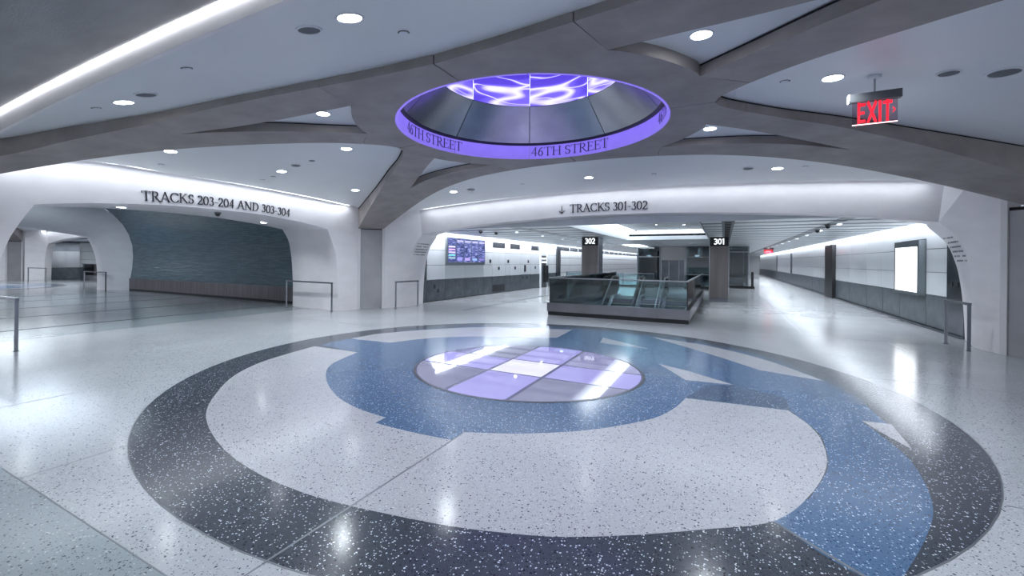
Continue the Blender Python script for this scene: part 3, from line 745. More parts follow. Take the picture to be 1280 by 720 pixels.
# cove strips in the slot between ceiling and arches
def strip_light(P, lab, nm='cove_light', m='cove', w=.05):
    mb = MB(); mb.loft([(x, y, z) for x, y, z in P], [(x+dx, y+dy, z) for (x, y, z), (dx, dy) in zip(P, [w]*0 or [WD]*len(P))])
    return tag(obj(nm, mb, m), lab, 'light')
WD = (0, .09)
strip_light([(x, 5.63, zc(x, 5.65)+.02) for x in [-6.2+12.4*k/24 for k in range(25)]], 'hidden cove light strip above the arch lettered TRACKS 301-302')
WD = (-.09, 0)
strip_light([(-7.63, y, zc(7.65, y)+.02) for y in [-3.9+7.8*k/16 for k in range(17)]], 'hidden cove light strip above the arch lettered TRACKS 203-204 AND 303-304', m='cove_west')
WD = (.09, 0)
strip_light([(7.63, y, zc(7.65, y)+.02) for y in [-3.8+7.4*k/16 for k in range(17)]], 'hidden cove light strip above the right side arch')

# ---------------------------------------------------------------- west passage: tiled vault
vp = [(4.31, 0), (4.37, .64), (4.45, 1.2), (4.47, 1.77), (4.43, 2.2), (4.33, 2.6), (4.15, 3.0), (3.85, 3.42), (3.43, 3.81), (2.6, 4.15), (1.4, 4.35), (0, 4.42)]
def vault(name, xa, xb, m, nx=2):
    prof = [(-y, z) for y, z in vp]+[(y, z) for y, z in reversed(vp[:-1])]
    L = [0]
    for a, b in zip(prof, prof[1:]): L.append(L[-1]+math.hypot(b[0]-a[0], b[1]-a[1]))
    me = bpy.data.meshes.new(name); v = []; f = []; uv = []
    for i in range(nx):
        x = xa+(xb-xa)*i/(nx-1)
        v += [(x, y, z) for y, z in prof]
    n = len(prof)
    for i in range(nx-1):
        for k in range(n-1):
            f.append((i*n+k, i*n+k+1, (i+1)*n+k+1, (i+1)*n+k)); uv.append([(v[j][0], L[j % n]) for j in f[-1]])
    me.from_pydata(v, [], f); ul = me.uv_layers.new(name='UVMap'); q = 0
    for p, u in zip(me.polygons, uv):
        p.use_smooth = True
        for li, c in zip(p.loop_indices, u): ul.data[li].uv = c
    me.materials.append(M[m]); o = link(name, me); o['kind'] = 'structure'; return o
vw = vault('wall_tile_vault', -22.65, -10.15, 'tile')
ve = vault('wall_east_vault', 10.15, 23, 'tile')
obj('wall_east_end', MB().box(22.9, -4.6, 0, 23.1, 4.6, 4.6), 'limewash', kind='structure')
for y0 in (1, -1):
    k = 0
    x = -22.5
    while x < -10.3:
        x2 = min(x+1.55, -10.2); 
        obj('base_panel', MB().box(x+.004, y0*4.30-.03, .10, x2-.004, y0*4.30+.03, .60), 'base_steel', vw); x = x2
    obj('base_recess', MB().box(-22.5, y0*4.35-.05, 0, -10.2, y0*4.35+.05, .10), 'black', vw)
# second node, beyond the passage
n2 = thing('archway', 'small pale arch at the far end of the tiled passage on the left', 'arch', (-23.4, 0, 0))
sec = [(3.77, 0), (3.78, .7), (3.74, 1.38), (3.62, 1.98), (3.38, 2.53), (2.85, 2.65), (1.14, 2.86), (0, 2.92)]
def full2(h, x): return [(x, -y, z) for y, z in h]+[(x, y, z) for y, z in reversed(h[:-1])]
vsec = resamp([(0, y, z) for y, z in vp], 14); ssec = resamp([(0, y, z) for y, z in sec], 14)
A = [(-22.6, -p.y, p.z) for p in vsec]+[(-22.6, p.y, p.z) for p in reversed(vsec[:-1])]
B = [(-23.9, -p.y, p.z) for p in ssec]+[(-23.9, p.y, p.z) for p in reversed(ssec[:-1])]
Mi = [tuple((a[i]*.45+b[i]*.55)+(.25 if i == 0 else 0) for i in range(3)) for a, b in zip(A, B)]
mb = MB(); mb.loft(A, Mi); mb.loft(Mi, B)
Cc = [(-24.5, p[1], p[2]) for p in B]; Dd = [(-24.5, p[1]*1.16, p[2]+(.9 if p[2] > 2.3 else 0)) for p in B]
mb.loft(B, Cc); mb.loft(Cc, Dd)
obj('arch_body', mb, 'limewash', n2, clean=True, smooth='all')
O2 = (-31.5, 0, 0)
lp = thing('ceiling_light_panel', 'bright flush light panel in the plank ceiling left of the steel portal', 'light', (-2.4, 23.5, 2.655))
obj('diffuser', MB().box(-2.9, 21.5, 2.64, -1.9, 25, 2.652), mat('x', (1, 1, 1)) if False else emis('light_panel', COOL, 2.0), lp)
c = bpy.data.objects.new('ceiling_far', obj('ceiling_far_src', dome_ceiling(CY0, CY1, -CX1, CX1, False), 'ceil', smooth='all').data)
bpy.data.objects.remove(bpy.data.objects['ceiling_far_src']); C.objects.link(c); c.location = (-31.5, (CY1+CY0)/2, zc(CX1, CY1)); c['kind'] = 'structure'; WL['ceiling_far'] = Vector(c.location)
a2 = thing('archway', 'distant pale arch seen through the tiled passage at far left', 'arch', (-31.5, 6.4, 0))
obj('arch_body', arch_mesh(nF, nD, nB, 7.05, nO, lambda s, d, z: (s-31.5+(.35 if s < 0 else 0), d if d < 5.9 else 5.9+(d-5.9)*.35, z), 3.78), 'limewash', a2, clean=True, smooth=True)
a3 = thing('archway', 'distant pale cross arch closing the far left concourse', 'arch', (-40.5, 0, 0))
o = link('arch_body', aw.children[0].data, a3); o.location = aw.children[0].location
for i, (sx, sy) in enumerate(QN[:3]):
    r2 = copy_tree(ribs[i], None, O2); r2['label'] = ['forked concrete rib of the far node, right side', 'forked concrete rib of the far node landing on its left pier', 'forked concrete rib of the far node, front left'][i]; r2['group'] = 'forked ribs of the far node'
    p2 = copy_tree(piers[i], None, O2); p2['label'] = ['pale pier of the far node hidden beside the tiled passage', 'pale pier with grey pilaster at the far left edge', 'pale pier of the far node nearest the left frame edge'][i]; p2['group'] = 'piers of the far node'
m2 = copy_tree(med, None, O2); m2['label'] = 'far terrazzo medallion seen as dark bands through the tiled passage'
WD = (0, .09)
strip_light([(x-31.5, 5.63, zc(x, 5.65)+.02) for x in [-6.6+13.2*k/24 for k in range(25)]], 'hidden cove light strip above the distant arch at far left')
obj('ceiling_far_slab', MB().box(-45.8, -6.2, 3.5, -22.5, -4.1, 3.6), 'slab', kind='structure')
obj('wall_west_end', MB().box(-46, -9, 0, -45.8, 20, 4.6), 'limewash', kind='structure')
obj('wall_southwest', MB().box(-46, -6.2, 0, -21.5, -6.0, 4.6), 'limewash', kind='structure')

# ---------------------------------------------------------------- concourse walls
XL, XR, ZT = -7.34, 7.17, 2.64
def wall_panels(parent, x, face, cols, rows, mats, gap=.008, th=.03):
    cache = {}
    for (y0, y1) in cols:
        for (z0, z1), mt in zip(rows, mats):
            k = (round(y1-y0, 3), z0, z1)
            if k not in cache:
                me = bpy.data.meshes.new('wall_panel'); q = MB().box(0, gap, 0, th, (y1-y0)-gap, z1-z0-gap*2)
                me.from_pydata(q.v, [], q.f); me.materials.append(M[mt]); cache[k] = me
            link('wall_panel' if mt == 'white_panel' else 'stone_panel', cache[k], parent, (x if face > 0 else x-th, y0, z0+gap))
wl = obj('wall_left', MB().box(XL-.25, 6.6, 0, XL-.02, 60, 3.0), 'wall_back', kind='structure'); WLo = WL['wall_left']
wr = obj('wall_right', MB().box(XR+.05, 6.9, 0, XR+.3, 72, 3.0), 'wall_back', kind='structure')
def pw(parent, *a, **k):
    off = WL[parent.name]; 
    before = set(parent.children)
    wall_panels(parent, *a, **k)
    for ch in parent.children:
        if ch not in before: ch.location = Vector(ch.location)-off
rows = [(.02, .84), (.84, 1.41), (1.41, 2.0), (2.0, ZT)]; mts = ['stone_panel', 'white_panel', 'white_panel', 'white_panel']
colsL = [(7.5, 8.75), (8.75, 10.3), (10.3, 11.97), (11.97, 12.85)]
pw(wl, XL-.02, 1, colsL, rows, mts)
bays = [(12.85, 14.3), (14.85, 16.2), (17.7, 19.1)]
colsD = [(14.3, 14.85), (16.2, 17.7), (20.35, 22.1)]
pw(wl, XL-.02, 1, colsD, rows, mts)
for y0, y1 in bays:
    d = thing('service_door', 'white double service door with louvre above, %s' % {12.85: 'next to the departure board', 14.85: 'middle one of three', 17.7: 'beside the dark kiosk niche'}[y0], 'door', (XL, (y0+y1)/2, 0), 'service doors on the left concourse wall')
    ym = (y0+y1)/2
    for a, b in ((y0+.01, ym-.004), (ym+.004, y1-.01)):
        obj('door_leaf', MB().box(XL-.02, a, .84, XL+.012, b, 2.0), 'white_panel', d)
        obj('lower_leaf', MB().box(XL-.02, a, .03, XL+.012, b, .83), 'stone_panel', d)
    obj('seam', MB().box(XL+.008, y0+.01, 1.405, XL+.0135, y1-.01, 1.415), 'wall_back', d)
    obj('door_sign', MB().box(XL+.012, ym-.09, 1.15, XL+.018, ym+.09, 1.30), 'black', d)
    obj('transom', MB().box(XL-.02, y0+.01, 2.01, XL+.008, y1-.01, ZT), 'white_panel', d)
    mb = MB()
    for k in range(8): mb.box(XL+.008, y0+.08, 2.27+.03*k, XL+.022, y1-.08, 2.285+.03*k)
    lv = obj('louvre', MB().box(XL+.004, y0+.06, 2.25, XL+.012, y1-.06, 2.52), 'steel_dark', d)
    obj('louvre_blades', mb, 'steel', lv)
    if y0 == 12.85:
        gr_ = obj('vent_grille', MB().box(XL+.012, y0+.05, .08, XL+.02, y1-.05, .42), 'black', d)
for y, z in ((12.62, 1.5), (14.62, 1.5), (17.3, 1.5)):
    tag(obj('card_reader', MB().box(XL+.01, y-.07, z, XL+.04, y+.07, z+.16), 'steel_dark'), 'small grey call box on the white wall %s' % {12.62: 'right of the departure board', 14.62: 'between the first two service doors', 17.3: 'before the third service door'}[y], 'intercom', 'call boxes on the left wall')
tag(obj('wall_notice', MB().box(XL+.01, 16.75, 1.0, XL+.025, 16.98, 1.38), 'black'), 'tall black notice plate on the white wall between service doors', 'sign')
for y in (16.5, 17.1): tag(obj('wall_outlet', MB().box(XL+.01, y, .6, XL+.02, y+.12, .72), 'black'), 'small black outlet in the left dark stone band, %s one' % ('nearer' if y < 17 else 'farther'), 'outlet', 'outlets in the dark band')
for y, z in ((7.95, .5), (8.2, .32)): tag(obj('wall_outlet', MB().box(XL+.01, y, z, XL+.02, y+.12, z+.15), 'black'), 'small black outlet below the departure board, %s one' % ('upper' if y < 8 else 'lower'), 'outlet', 'outlets under the board')
# mirror-like steel end panels
for z0, z1 in ((.02, .84), (.84, 2.0), (2.0, ZT)):
    obj('steel_panel', MB().box(XL-.02, 6.2, z0+.005, XL+.015, 7.49, z1-.005), 'stone_panel' if z0 < .5 else 'steel_dark', wl)
    obj('steel_panel', MB().box(XR-.01, 7.1, z0+.005, XR+.04, 7.92, z1-.005), 'steel_dark', wr)
# kiosk niche
k = thing('ticket_kiosk', 'tall dark kiosk niche with lit screens on the left concourse wall', 'kiosk', (XL, 19.7, 0))
obj('side_frame', MB().box(XL-.02, 19.12, 0, XL+.10, 19.24, ZT), 'white_panel', k); obj('side_frame', MB().box(XL-.02, 20.2, 0, XL+.10, 20.32, ZT), 'white_panel', k)
obj('back_panel', MB().box(XL-.02, 19.24, 0, XL+.03, 20.2, 1.95), 'stone_panel', k); obj('header', MB().box(XL-.02, 19.24, 1.95, XL+.05, 20.2, ZT), 'white_panel', k)
for z in (1.72, 1.5): obj('screen', MB().box(XL+.03, 19.32, z, XL+.05, 20.12, z+.1), 'digit', k)
obj('terminal', MB().box(XL+.03, 19.75, .3, XL+.2, 20.15, 1.35), 'black', k)
# far left wall behind the escalators
fcols = [(22.9+2.1*i, 25.0+2.1*i) for i in range(17)]
pw(wl, XL-.02, 1, fcols, [(.02, .84), (.84, 1.35), (1.35, 1.85), (1.85, 2.35)], ['white_panel']*4, .016)
for i, (y0, y1) in enumerate(fcols):
    obj('clerestory_pane', MB().box(XL-.02, y0+.25, 2.37, XL+.0, y1-.05, ZT), 'steel_dark', wl)
for y0, y1 in ((22.1, 22.5), (22.55, 22.9)): obj('door_post', MB().box(XL-.02, y0, 0, XL+.06, y1, 2.62), 'steel_dark', wl)
# departure board
b = thing('departure_board', 'wide blue departure board on the white wall left of the escalators', 'screen', (XL, 10.35, 1.42))
obj('frame', MB().box(XL+.01, 8.75, 1.40, XL+.09, 11.97, 2.56), 'frame', b)
for i in range(5):
    y0 = 8.83+.63*i; yw = .58
    sc = obj('screen', MB().box(XL+.09, y0, 1.53, XL+.095, y0+yw, 2.52), board_mat(i), b)
    hues = [(.5, .75, .85), (.35, .35, 1), (.5, .4, 1), (.3, .5, 1), (.25, .2, .6)]
    mb = MB()
    if i == 0:
        for r, cc in enumerate(((.75, .7, 1), (.75, .45, .9), (.65, .55, 1), (.2, .7, .75), (.3, .5, .5))):
            obj('row_strip', MB().box(XL+.095, y0+.03, 2.14-.115*r, XL+.098, y0+yw-.05, 2.20-.115*r), emis('row_%d' % r, cc, .6), sc)
    else:
        obj('header_strip', MB().box(XL+.095, y0+.04, 2.38, XL+.098, y0+yw-.04, 2.46), emis('head_%d' % i, (.6, .6, 1), .45), sc)
        obj('lower_block', MB().box(XL+.095, y0+.06, 1.60, XL+.098, y0+yw-.1, 1.76-.02*i), emis('blk_%d' % i, hues[i], .5), sc)
# right wall
cR = [(7.95, 9.2)]+[(11.1, 12.69), (12.69, 14.52), (14.52, 17.0), (17.0, 19.6)]
pw(wr, XR+.05, -1, cR, [(.06, .85), (.85, 1.42), (1.42, 2.0), (2.0, ZT+.02)], mts)
pw(wr, XR+.05, -1, [(9.2, 11.1)], [(.06, .85), (2.27, ZT+.02)], ['stone_panel', 'white_panel'])
cF = [(21.3+2.2*i, 23.5+2.2*i) for i in range(22)]
pw(wr, XR+.05, -1, cF, [(.06, .85), (.85, 1.42), (1.42, 2.0), (2.0, ZT+.02)], mts)
obj('dark_jamb', MB().box(XR-.12, 19.6, 0, XR+.05, 21.3, 2.5), 'black', wr, label='full-height dark door recess in the right wall')
for y in (34.5, 45): obj('dark_jamb', MB().box(XR-.03, y, .85, XR+.05, y+.5, 2.4), 'steel_dark', wr)
obj('baseboard_right', MB().box(XR-.06, 7.1, 0, XR+.05, 70, .05), 'steel_dark', kind='structure')
obj('baseboard_left', MB().box(XL-.02, 6.3, 0, XL+.03, 22.1, .03), 'black', kind='structure')
a = thing('poster_light_box', 'blank glowing white advertising screen on the right concourse wall', 'screen', (XR, 10.15, .8))
obj('frame', MB().box(XR-.12, 9.22, .80, XR+.03, 11.08, 2.25), 'frame', a)
obj('lit_screen', MB().box(XR-.125, 9.34, .88, XR-.12, 10.96, 2.08), 'adscreen', a)
mb = MB().box(XR-.1, 7.3, .02, XR-.02, 7.45, .1)
for y in (7.35, 7.62): tag(obj('wall_outlet', MB().box(XR-.02, y, 1.12, XR-.01, y+.07, 1.22), 'black'), 'small black switch on the dark steel panel by the right pier, %s one' % ('right' if y < 7.5 else 'left'), 'switch', 'switches by the right pier')
obj('wall_far', MB().box(XL-.2, 70, 0, XR+.3, 70.3, 3.2), 'white_panel', kind='structure')
# wall cove strips (inside the slot at wall top) and far-node concourse
def flat(name, x0, y0, x1, y1, z, lab, m='wallcove'):
    return tag(obj(name, MB().add([(x0, y0, z), (x0, y1, z), (x1, y1, z), (x1, y0, z)], [(0, 1, 2, 3)]), m), lab, 'light')
flat('cove_light', XL+.03, 7.2, XL+.34, 58, ZT+.12, 'cove light strip along the top of the left concourse wall', emis('left_wall_cove_led', (.86, .92, 1), 13))
flat('cove_light', XR-.13, 7.3, XR-.03, 68, ZT+.12, 'cove light strip along the top of the right concourse wall')
# far node concourse wall (same build, seen through the passage)
w2 = obj('wall_far_left', MB().box(-38.8-.25, 6.4, 0, -38.82, 20, 3.0), 'wall_back', kind='structure')
pw(w2, -38.82, 1, [(7.9, 9.2), (9.2, 10.8), (10.8, 12.6), (12.6, 15)], rows, mts)
for z0, z1 in ((.02, .84), (.84, 2.0), (2.0, ZT)):
    obj('steel_panel', MB().box(-38.82, 6.2, z0+.005, -38.5, 7.88, z1-.005), {.02: 'stone_panel', .84: 'steel', 2.0: 'steel_dark'}[z0], w2)
obj('wall_far_right', MB().box(-24.4, 7.1, 0, -24.2, 20, 3.0), 'limewash', kind='structure')
obj('wall_far_end', MB().box(-39, 19.8, 0, -24.2, 20, 3.0), 'white_panel', kind='structure')
obj('ceiling_far_concourse', MB().box(-38.8, 7.05, 2.7, -24.3, 20, 2.8), 'plank', kind='structure')
t = thing('escalator_parapet', 'distant glass parapet seen through the far left arch', 'parapet', (-34.2, 9, 0))
obj('plinth', MB().box(-36.9, 7.4, 0, -31.5, 7.6, .35), 'steel', t); obj('glass_panel', MB().box(-36.85, 7.48, .35, -31.55, 7.5, 1.1), 'glass', t); obj('top_rail', MB().box(-36.9, 7.46, 1.1, -31.5, 7.52, 1.14), 'steel', t)

# ---------------------------------------------------------------- concourse plank ceiling
CX0C, CX1C, CYF = -1.5, 2.0, 16.2
cc_ = obj('ceiling_concourse', MB().box(XL, CYF, 2.86, XR, 70, 2.95).box(XL, 6.34, 2.86, CX0C-.02, CYF, 2.95).box(CX1C+.02, 6.34, 2.86, XR, CYF, 2.95), 'gap', kind='structure')
pc = {}
def plank(x0, x1, y, wy, z=2.676, th=.006):
    k = (round(x0, 2), round(x1, 2), wy)
    if k not in pc:
        q = MB(); q.box(0, 0, 0, x1-x0, wy, th); pass
        me = bpy.data.meshes.new('ceiling_plank'); me.from_pydata(q.v, [], q.f); me.materials.append(M['plank']); pc[k] = me
    link('ceiling_plank', pc[k], cc_, Vector((x0, y, z))-WL[cc_.name])
y = 6.42; P = 1.2
obj('recess_panel', MB().box(XL+.36, 6.4, 2.684, CX0C-.03, CYF, 2.70).box(CX1C+.03, 6.4, 2.684, XR-.14, CYF, 2.70).box(XL+.36, CYF+.03, 2.684, XR-.14, 70, 2.70), 'recess', cc_)
obj('end_fascia', MB().box(XL, 6.34, 2.655, XR, 6.40, 2.95), 'plank', cc_)
while y < 62:
    wy = .84
    if y+wy < CYF:
        segs = ((XL+.36, -3.5), (-3.12, CX0C-.06), (CX1C+.06, 2.55), (2.85, 5.0), (5.3, XR-.16))
    else:
        segs = ((XL+.36, -3.5), (-3.12, -.6), (-.55, 2.55), (2.85, 5.0), (5.3, XR-.16))
    for x0, x1 in segs: plank(x0, x1, y, wy)
    y += P
obj('service_band', MB().box(-3.48, 6.42, 2.670, -3.14, 60, 2.682), 'band_metal', cc_)
for i in range(30): obj('service_band', MB().box(5.02, 6.45+1.2*i, 2.670, 5.28, 7.2+1.2*i, 2.682), 'band_metal', cc_)
obj('far_planks', MB().box(XL+.36, y, 2.66, XR-.16, 70, 2.69), 'plank', cc_)
[obj('air_slot', MB().box(2.62, 7.2+.62*i, 2.662, 2.78, 7.5+.62*i, 2.682), 'black', cc_) for i in range(26)]
mb = MB()
# coffer
cf = thing('ceiling_coffer', 'bright recessed white coffer in the plank ceiling above the escalators', 'coffer', (.25, 11.5, 2.66))
h = 3.12
obj('coffer_side', MB().box(CX0C-.03, 6.45, 2.66, CX0C, CYF, h), 'trimw', cf); obj('coffer_side', MB().box(CX1C, 6.45, 2.66, CX1C+.03, CYF, h), 'trimw', cf)
obj('coffer_end', MB().box(CX0C, CYF, 2.66, CX1C, CYF+.03, h), 'trimw', cf); obj('coffer_end', MB().box(CX0C, 6.42, 2.88, CX1C, 6.45, h), 'trimw', cf)
yy = 6.5
while yy < CYF-.8:
    obj('coffer_plank', MB().box(CX0C+.32, yy, h, CX1C-.05, yy+.78, h+.02), 'plank', cf); yy += .84
obj('coffer_top', MB().box(CX0C-.03, 6.42, h+.08, CX1C+.03, CYF+.03, h+.12), 'plank', cf)
flat('cove_light', CX0C+.02, 6.6, CX0C+.28, CYF-.1, h+.01, 'long cove light on the left side of the white ceiling coffer', emis('coffer_led', COOL, 5.0))
flat('cove_light', CX0C+.4, CYF-.2, CX1C-.1, CYF-.06, h-.001, 'cove light at the far end of the white ceiling coffer', emis('coffer_led2', COOL, 4.0))

# ---------------------------------------------------------------- recessed ceiling fittings
def tilt(t, x, y):
    gx_ = (zc(x+.05, y)-zc(x-.05, y))/.1; gy_ = (zc(x, y+.05)-zc(x, y-.05))/.1
    t.rotation_euler = Vector((0, 0, 1)).rotation_difference(Vector((-gx_, -gy_, 1)).normalized()).to_euler()
def downlight(x, y, z, lab, r=.095, watts=K_DOWN, grp='recessed downlights in the node ceiling'):
    t = thing('downlight', lab, 'ceiling light', (x, y, z), grp)
    obj('trim_ring', MB().lathe([(r*1.22, z+.01), (r*1.2, z-.008), (r, z-.006), (r*.96, z+.02)], x, y, 20), 'trimw', t, smooth=True)
    obj('lens', MB().lathe([(r, z-.002), (.0005, z-.003)], x, y, 20), 'lens', t)
    if watts:
        o = area('downlight_lamp', (x, y, z-.02), (0, 0, 0), r*1.6, r*1.6, watts, COOL, 'DISK'); o.data.spread = math.radians(125)
    if abs(z-zc(x, y)) < 1e-6: tilt(t, x, y)
    return t
DL = [(-.02, -3.59, 'top of the frame left of centre'), (-3.7, -3.59, 'upper left beside the bright fascia'), (-6.12, -1.91, 'left, above the word TRACKS'),
      (-3.63, -.15, 'left of the oculus, beyond the rib fork'), (-5.98, .23, 'over the digits of the left arch'), (-6.13, 2.58, 'nearest the pier between the arches'),
      (-4.05, 4.22, 'left end of the row before the escalator arch'), (-.26, 4.31, 'above the down arrow of the escalator arch'), (3.55, 4.49, 'right end of the row before the escalator arch'),
      (3.66, 0, 'between the oculus and the exit sign'), (5.69, 3.01, 'far right below the exit sign'), (4.0, -3.4, 'right of the camera outside the frame')]
for x, y, s in DL: downlight(x, y, zc(x, y), 'round white downlight in the grey ceiling, '+s)
for x, y, s in ((-2.5, -1.68, 'left'), (-2.42, 1.55, 'far left'), (2.40, 1.58, 'far right'), (2.41, -1.63, 'upper right')):
    downlight(x, y, zc(x, y), 'downlight in the triangular rib opening at %s of the oculus' % s, .09, 14, 'downlights in the rib openings')
SPK = [(-.44, -3.63, .09, 'top of the frame'), (-3.23, -3.57, .10, 'upper left'), (-5.35, .1, .09, 'left middle, larger'), (-4.79, .04, .06, 'left middle, smaller'), (-3.49, 4.2, .09, 'left of the escalator arch lettering'),
       (3.03, 4.38, .09, 'right of the escalator arch lettering'), (4.67, .22, .085, 'right of the exit sign'), (5.13, .36, .12, 'far right edge')]
for x, y, r, s in SPK:
    z = zc(x, y); t = thing('ceiling_speaker', 'round flush grey ceiling speaker, '+s, 'speaker', (x, y, z), 'flush round speakers in the ceiling')
    obj('ring', MB().lathe([(r*1.2, z+.005), (r*1.18, z-.01), (r, z-.012), (r*.97, z+.003)], x, y, 24), 'ceil', t, smooth=True)
    obj('grille', MB().lathe([(r, z-.006), (.0005, z-.008)], x, y, 24), 'speaker', t); tilt(t, x, y)
SPR = [(-2.04, -3.75), (-4.09, -3.71), (.1, -3.07), (3.21, -.08), (-7.1, -1.6), (-6.9, .41), (-6.5, .4), (-2.0, 4.3), (1.2, 4.4), (4.0, 4.4), (-5.2, 3.6)]
for i, (x, y) in enumerate(SPR):
    z = zc(x, y); t = thing('sprinkler', 'small dark sprinkler cap, '+['left of the large speaker at the upper left', 'below the bright fascia at the far left', 'above the south edge of the ring plate', 'right of the ring plate before the downlight', 'nearest the first letters of the left arch', 'over the last digits of the left arch', 'between two downlights over the left arch', 'left of the down arrow lettering', 'right of the escalator arch lettering', 'right end of the row before the escalator arch', 'near the pier between the two arches'][i], 'sprinkler', (x, y, z), 'small sprinkler caps in the node ceiling')
    obj('cap', MB().lathe([(.042, z+.002), (.042, z-.012), (.0005, z-.014)], x, y, 14), 'trimw', t, smooth=True); obj('gap_ring', MB().lathe([(.052, z-.003), (.043, z-.0035)], x, y, 14), 'gap', t); tilt(t, x, y)
# soffit lights and the dome camera of the left arch
for (x, y, s) in ((-9.43, 2.2, 'right end of the left arch soffit'), (-9.2, -1.4, 'left end of the left arch soffit'), (-10.0, -2.7, 'outer left end of the left arch soffit')):
    z = {2.2: 2.70, -1.4: 2.75, -2.7: 2.635}[y]
    downlight(x, y, z-.035, 'flat white downlight, '+s, .085, 12, 'downlights in the left arch soffit')
def dome_cam(x, y, z, lab, grp='dome cameras'):
    t = thing('dome_camera', lab, 'camera', (x, y, z), grp)
    obj('mount', MB().lathe([(.075, z), (.075, z-.03), (.06, z-.04)], x, y, 16), 'grey_paint', t, smooth=True)
    obj('dome', MB().lathe([(.06*math.cos(q), z-.04-.06*math.sin(q)) for q in [PI/2*k/6 for k in range(7)]], x, y, 16), 'black', t, smooth='all')
dome_cam(-8.48, .3, 2.74, 'black dome camera under the left lettered arch')
dome_cam(-5.0, 7.5, 2.66, 'black dome camera above the departure board', 'dome cameras in the concourse'); dome_cam(-4.79, 8.3, 2.66, 'black dome camera right of the one above the board', 'dome cameras in the concourse')
dome_cam(5.14, 10.66, 2.66, 'black dome camera on the right part of the plank ceiling', 'dome cameras in the concourse'); dome_cam(5.09, 8.8, 2.66, 'black dome camera nearer the right pier', 'dome cameras in the concourse')
ORD = 'first second third fourth fifth sixth seventh eighth ninth tenth eleventh twelfth thirteenth fourteenth fifteenth'.split()
CL = []
for i, yv in enumerate([8.6+2.6*k for k in range(15)]):
    CL.append((5.3, yv)); 
    if i < 7: CL.append((-4.1, yv))
for i, (x, y) in enumerate(CL):
    t = downlight(x, y, 2.657, 'small plank ceiling downlight, %s in the %s row from the near end' % (ORD[round((y-8.6)/2.6)], 'right' if x > 0 else 'left'), .06 if y < 20 else .07, 24, 'downlights in the plank ceiling, %s row' % ('right' if x > 0 else 'left'))
for x, y, sd in ((.2, 8.8, 'near left'), (1.3, 8.9, 'near right'), (.7, 10.6, 'middle left'), (1.5, 10.6, 'middle right'), (.2, 12.6, 'far left'), (1.2, 13, 'far right')):
    downlight(x, y, h-.002, 'small downlight on the planks inside the white coffer, '+sd, .05, 16, 'downlights inside the coffer')
for x in (1.0,):
    for y in (20, 26, 33): downlight(x, y, 2.657, 'small downlight in the plank ceiling beyond the coffer, '+{20: 'nearest', 26: 'middle', 33: 'farthest'}[y], .07, 30, 'downlights beyond the coffer')

# ---------------------------------------------------------------- exit signs
SG = {'E': (.66, [([(.12, 0), (.12, 1)], .17), ([(.1, .92), (.55, .92)], .15), ([(.1, .5), (.48, .5)], .15), ([(.1, .08), (.55, .08)], .15)]),
      'X': (.74, [([(.1, 0), (.62, 1)], .17), ([(.62, 0), (.1, 1)], .17)]), 'I': (.34, [([(.16, 0), (.16, 1)], .17)]),
      'T': (.66, [([(.32, 0), (.32, 1)], .17), ([(.05, .92), (.6, .92)], .15)]), '>': (.4, [([(.08, .28), (.26, .5), (.08, .72)], .11)]),
      '3': (.62, [(arcp(.26, .72, .22, .22, 140, -90, 8), .15), (arcp(.26, .28, .24, .24, 90, -140, 8), .15)]),
      '0': (.66, [(arcp(.32, .5, .22, .43, 0, 360, 16), .15)]), '1': (.42, [([(.24, 0), (.24, 1)], .16), ([(.08, .82), (.24, .97)], .12)]),
      '2': (.62, [(arcp(.28, .70, .21, .24, 160, -35, 8)+[(.08, .07)], .15), ([(.06, .07), (.54, .07)], .14)])}
x0, x1, y0 = 3.83, 4.25, .08
e = thing('exit_sign', 'red EXIT sign on clear glass hanging from the ceiling at upper right', 'sign', (4.04, y0, 3.13))
obj('canopy', MB().lathe([(.06, zc(4.04, y0)), (.055, zc(4.04, y0)-.03), (.015, zc(4.04, y0)-.035)], 4.04, y0, 16), 'trimw', e, smooth=True)
obj('stem', MB().tube([(4.04, y0, 3.46), (4.04, y0, zc(4.04, y0)-.03)], .009), 'steel', e)
obj('housing', MB().box(x0-.01, y0-.035, 3.385, x1+.01, y0+.035, 3.475), 'grey_paint', e); obj('end_cap', MB().box(x0-.018, y0-.036, 3.384, x0-.01, y0+.036, 3.476), 'trimw', e)
obj('glass_plate', MB().box(x0+.02, y0-.004, 3.14, x1-.02, y0+.004, 3.385), 'exit_glass', e)
obj('lit_edge', MB().box(x0+.02, y0-.005, 3.134, x1-.02, y0+.005, 3.142), emis('lit_glass_edge', (1, .55, .6), 1.6), e)
def frX(s): return Vector((x0+.06+s, y0-.006, 3.155)), Vector((1, 0, 0)), Vector((0, 0, 1))
put_text('EXIT', SG, .215, e, 'red', frX, 0, .01, .58)
def frX2(s): return Vector((x0+.06+.295+s, y0-.006, 3.21)), Vector((1, 0, 0)), Vector((0, 0, 1))
put_text('>', SG, .11, e, 'red', frX2, 0, .01, .8)
e2 = thing('exit_sign', 'tiny distant red exit sign above the right concourse', 'sign', (5.3, 29.7, 2.3))
obj('housing', MB().box(5.0, 29.66, 2.56, 5.6, 29.74, 2.678), 'grey_paint', e2); obj('face', MB().box(5.03, 29.69, 2.3, 5.57, 29.71, 2.56), mat('red_plate', (.5, .02, .04), .4), e2)
def frX3(s): return Vector((5.06+s, 29.68, 2.33)), Vector((1, 0, 0)), Vector((0, 0, 1))
put_text('EXIT', SG, .2, e2, 'red', frX3, 0, .01, .95)

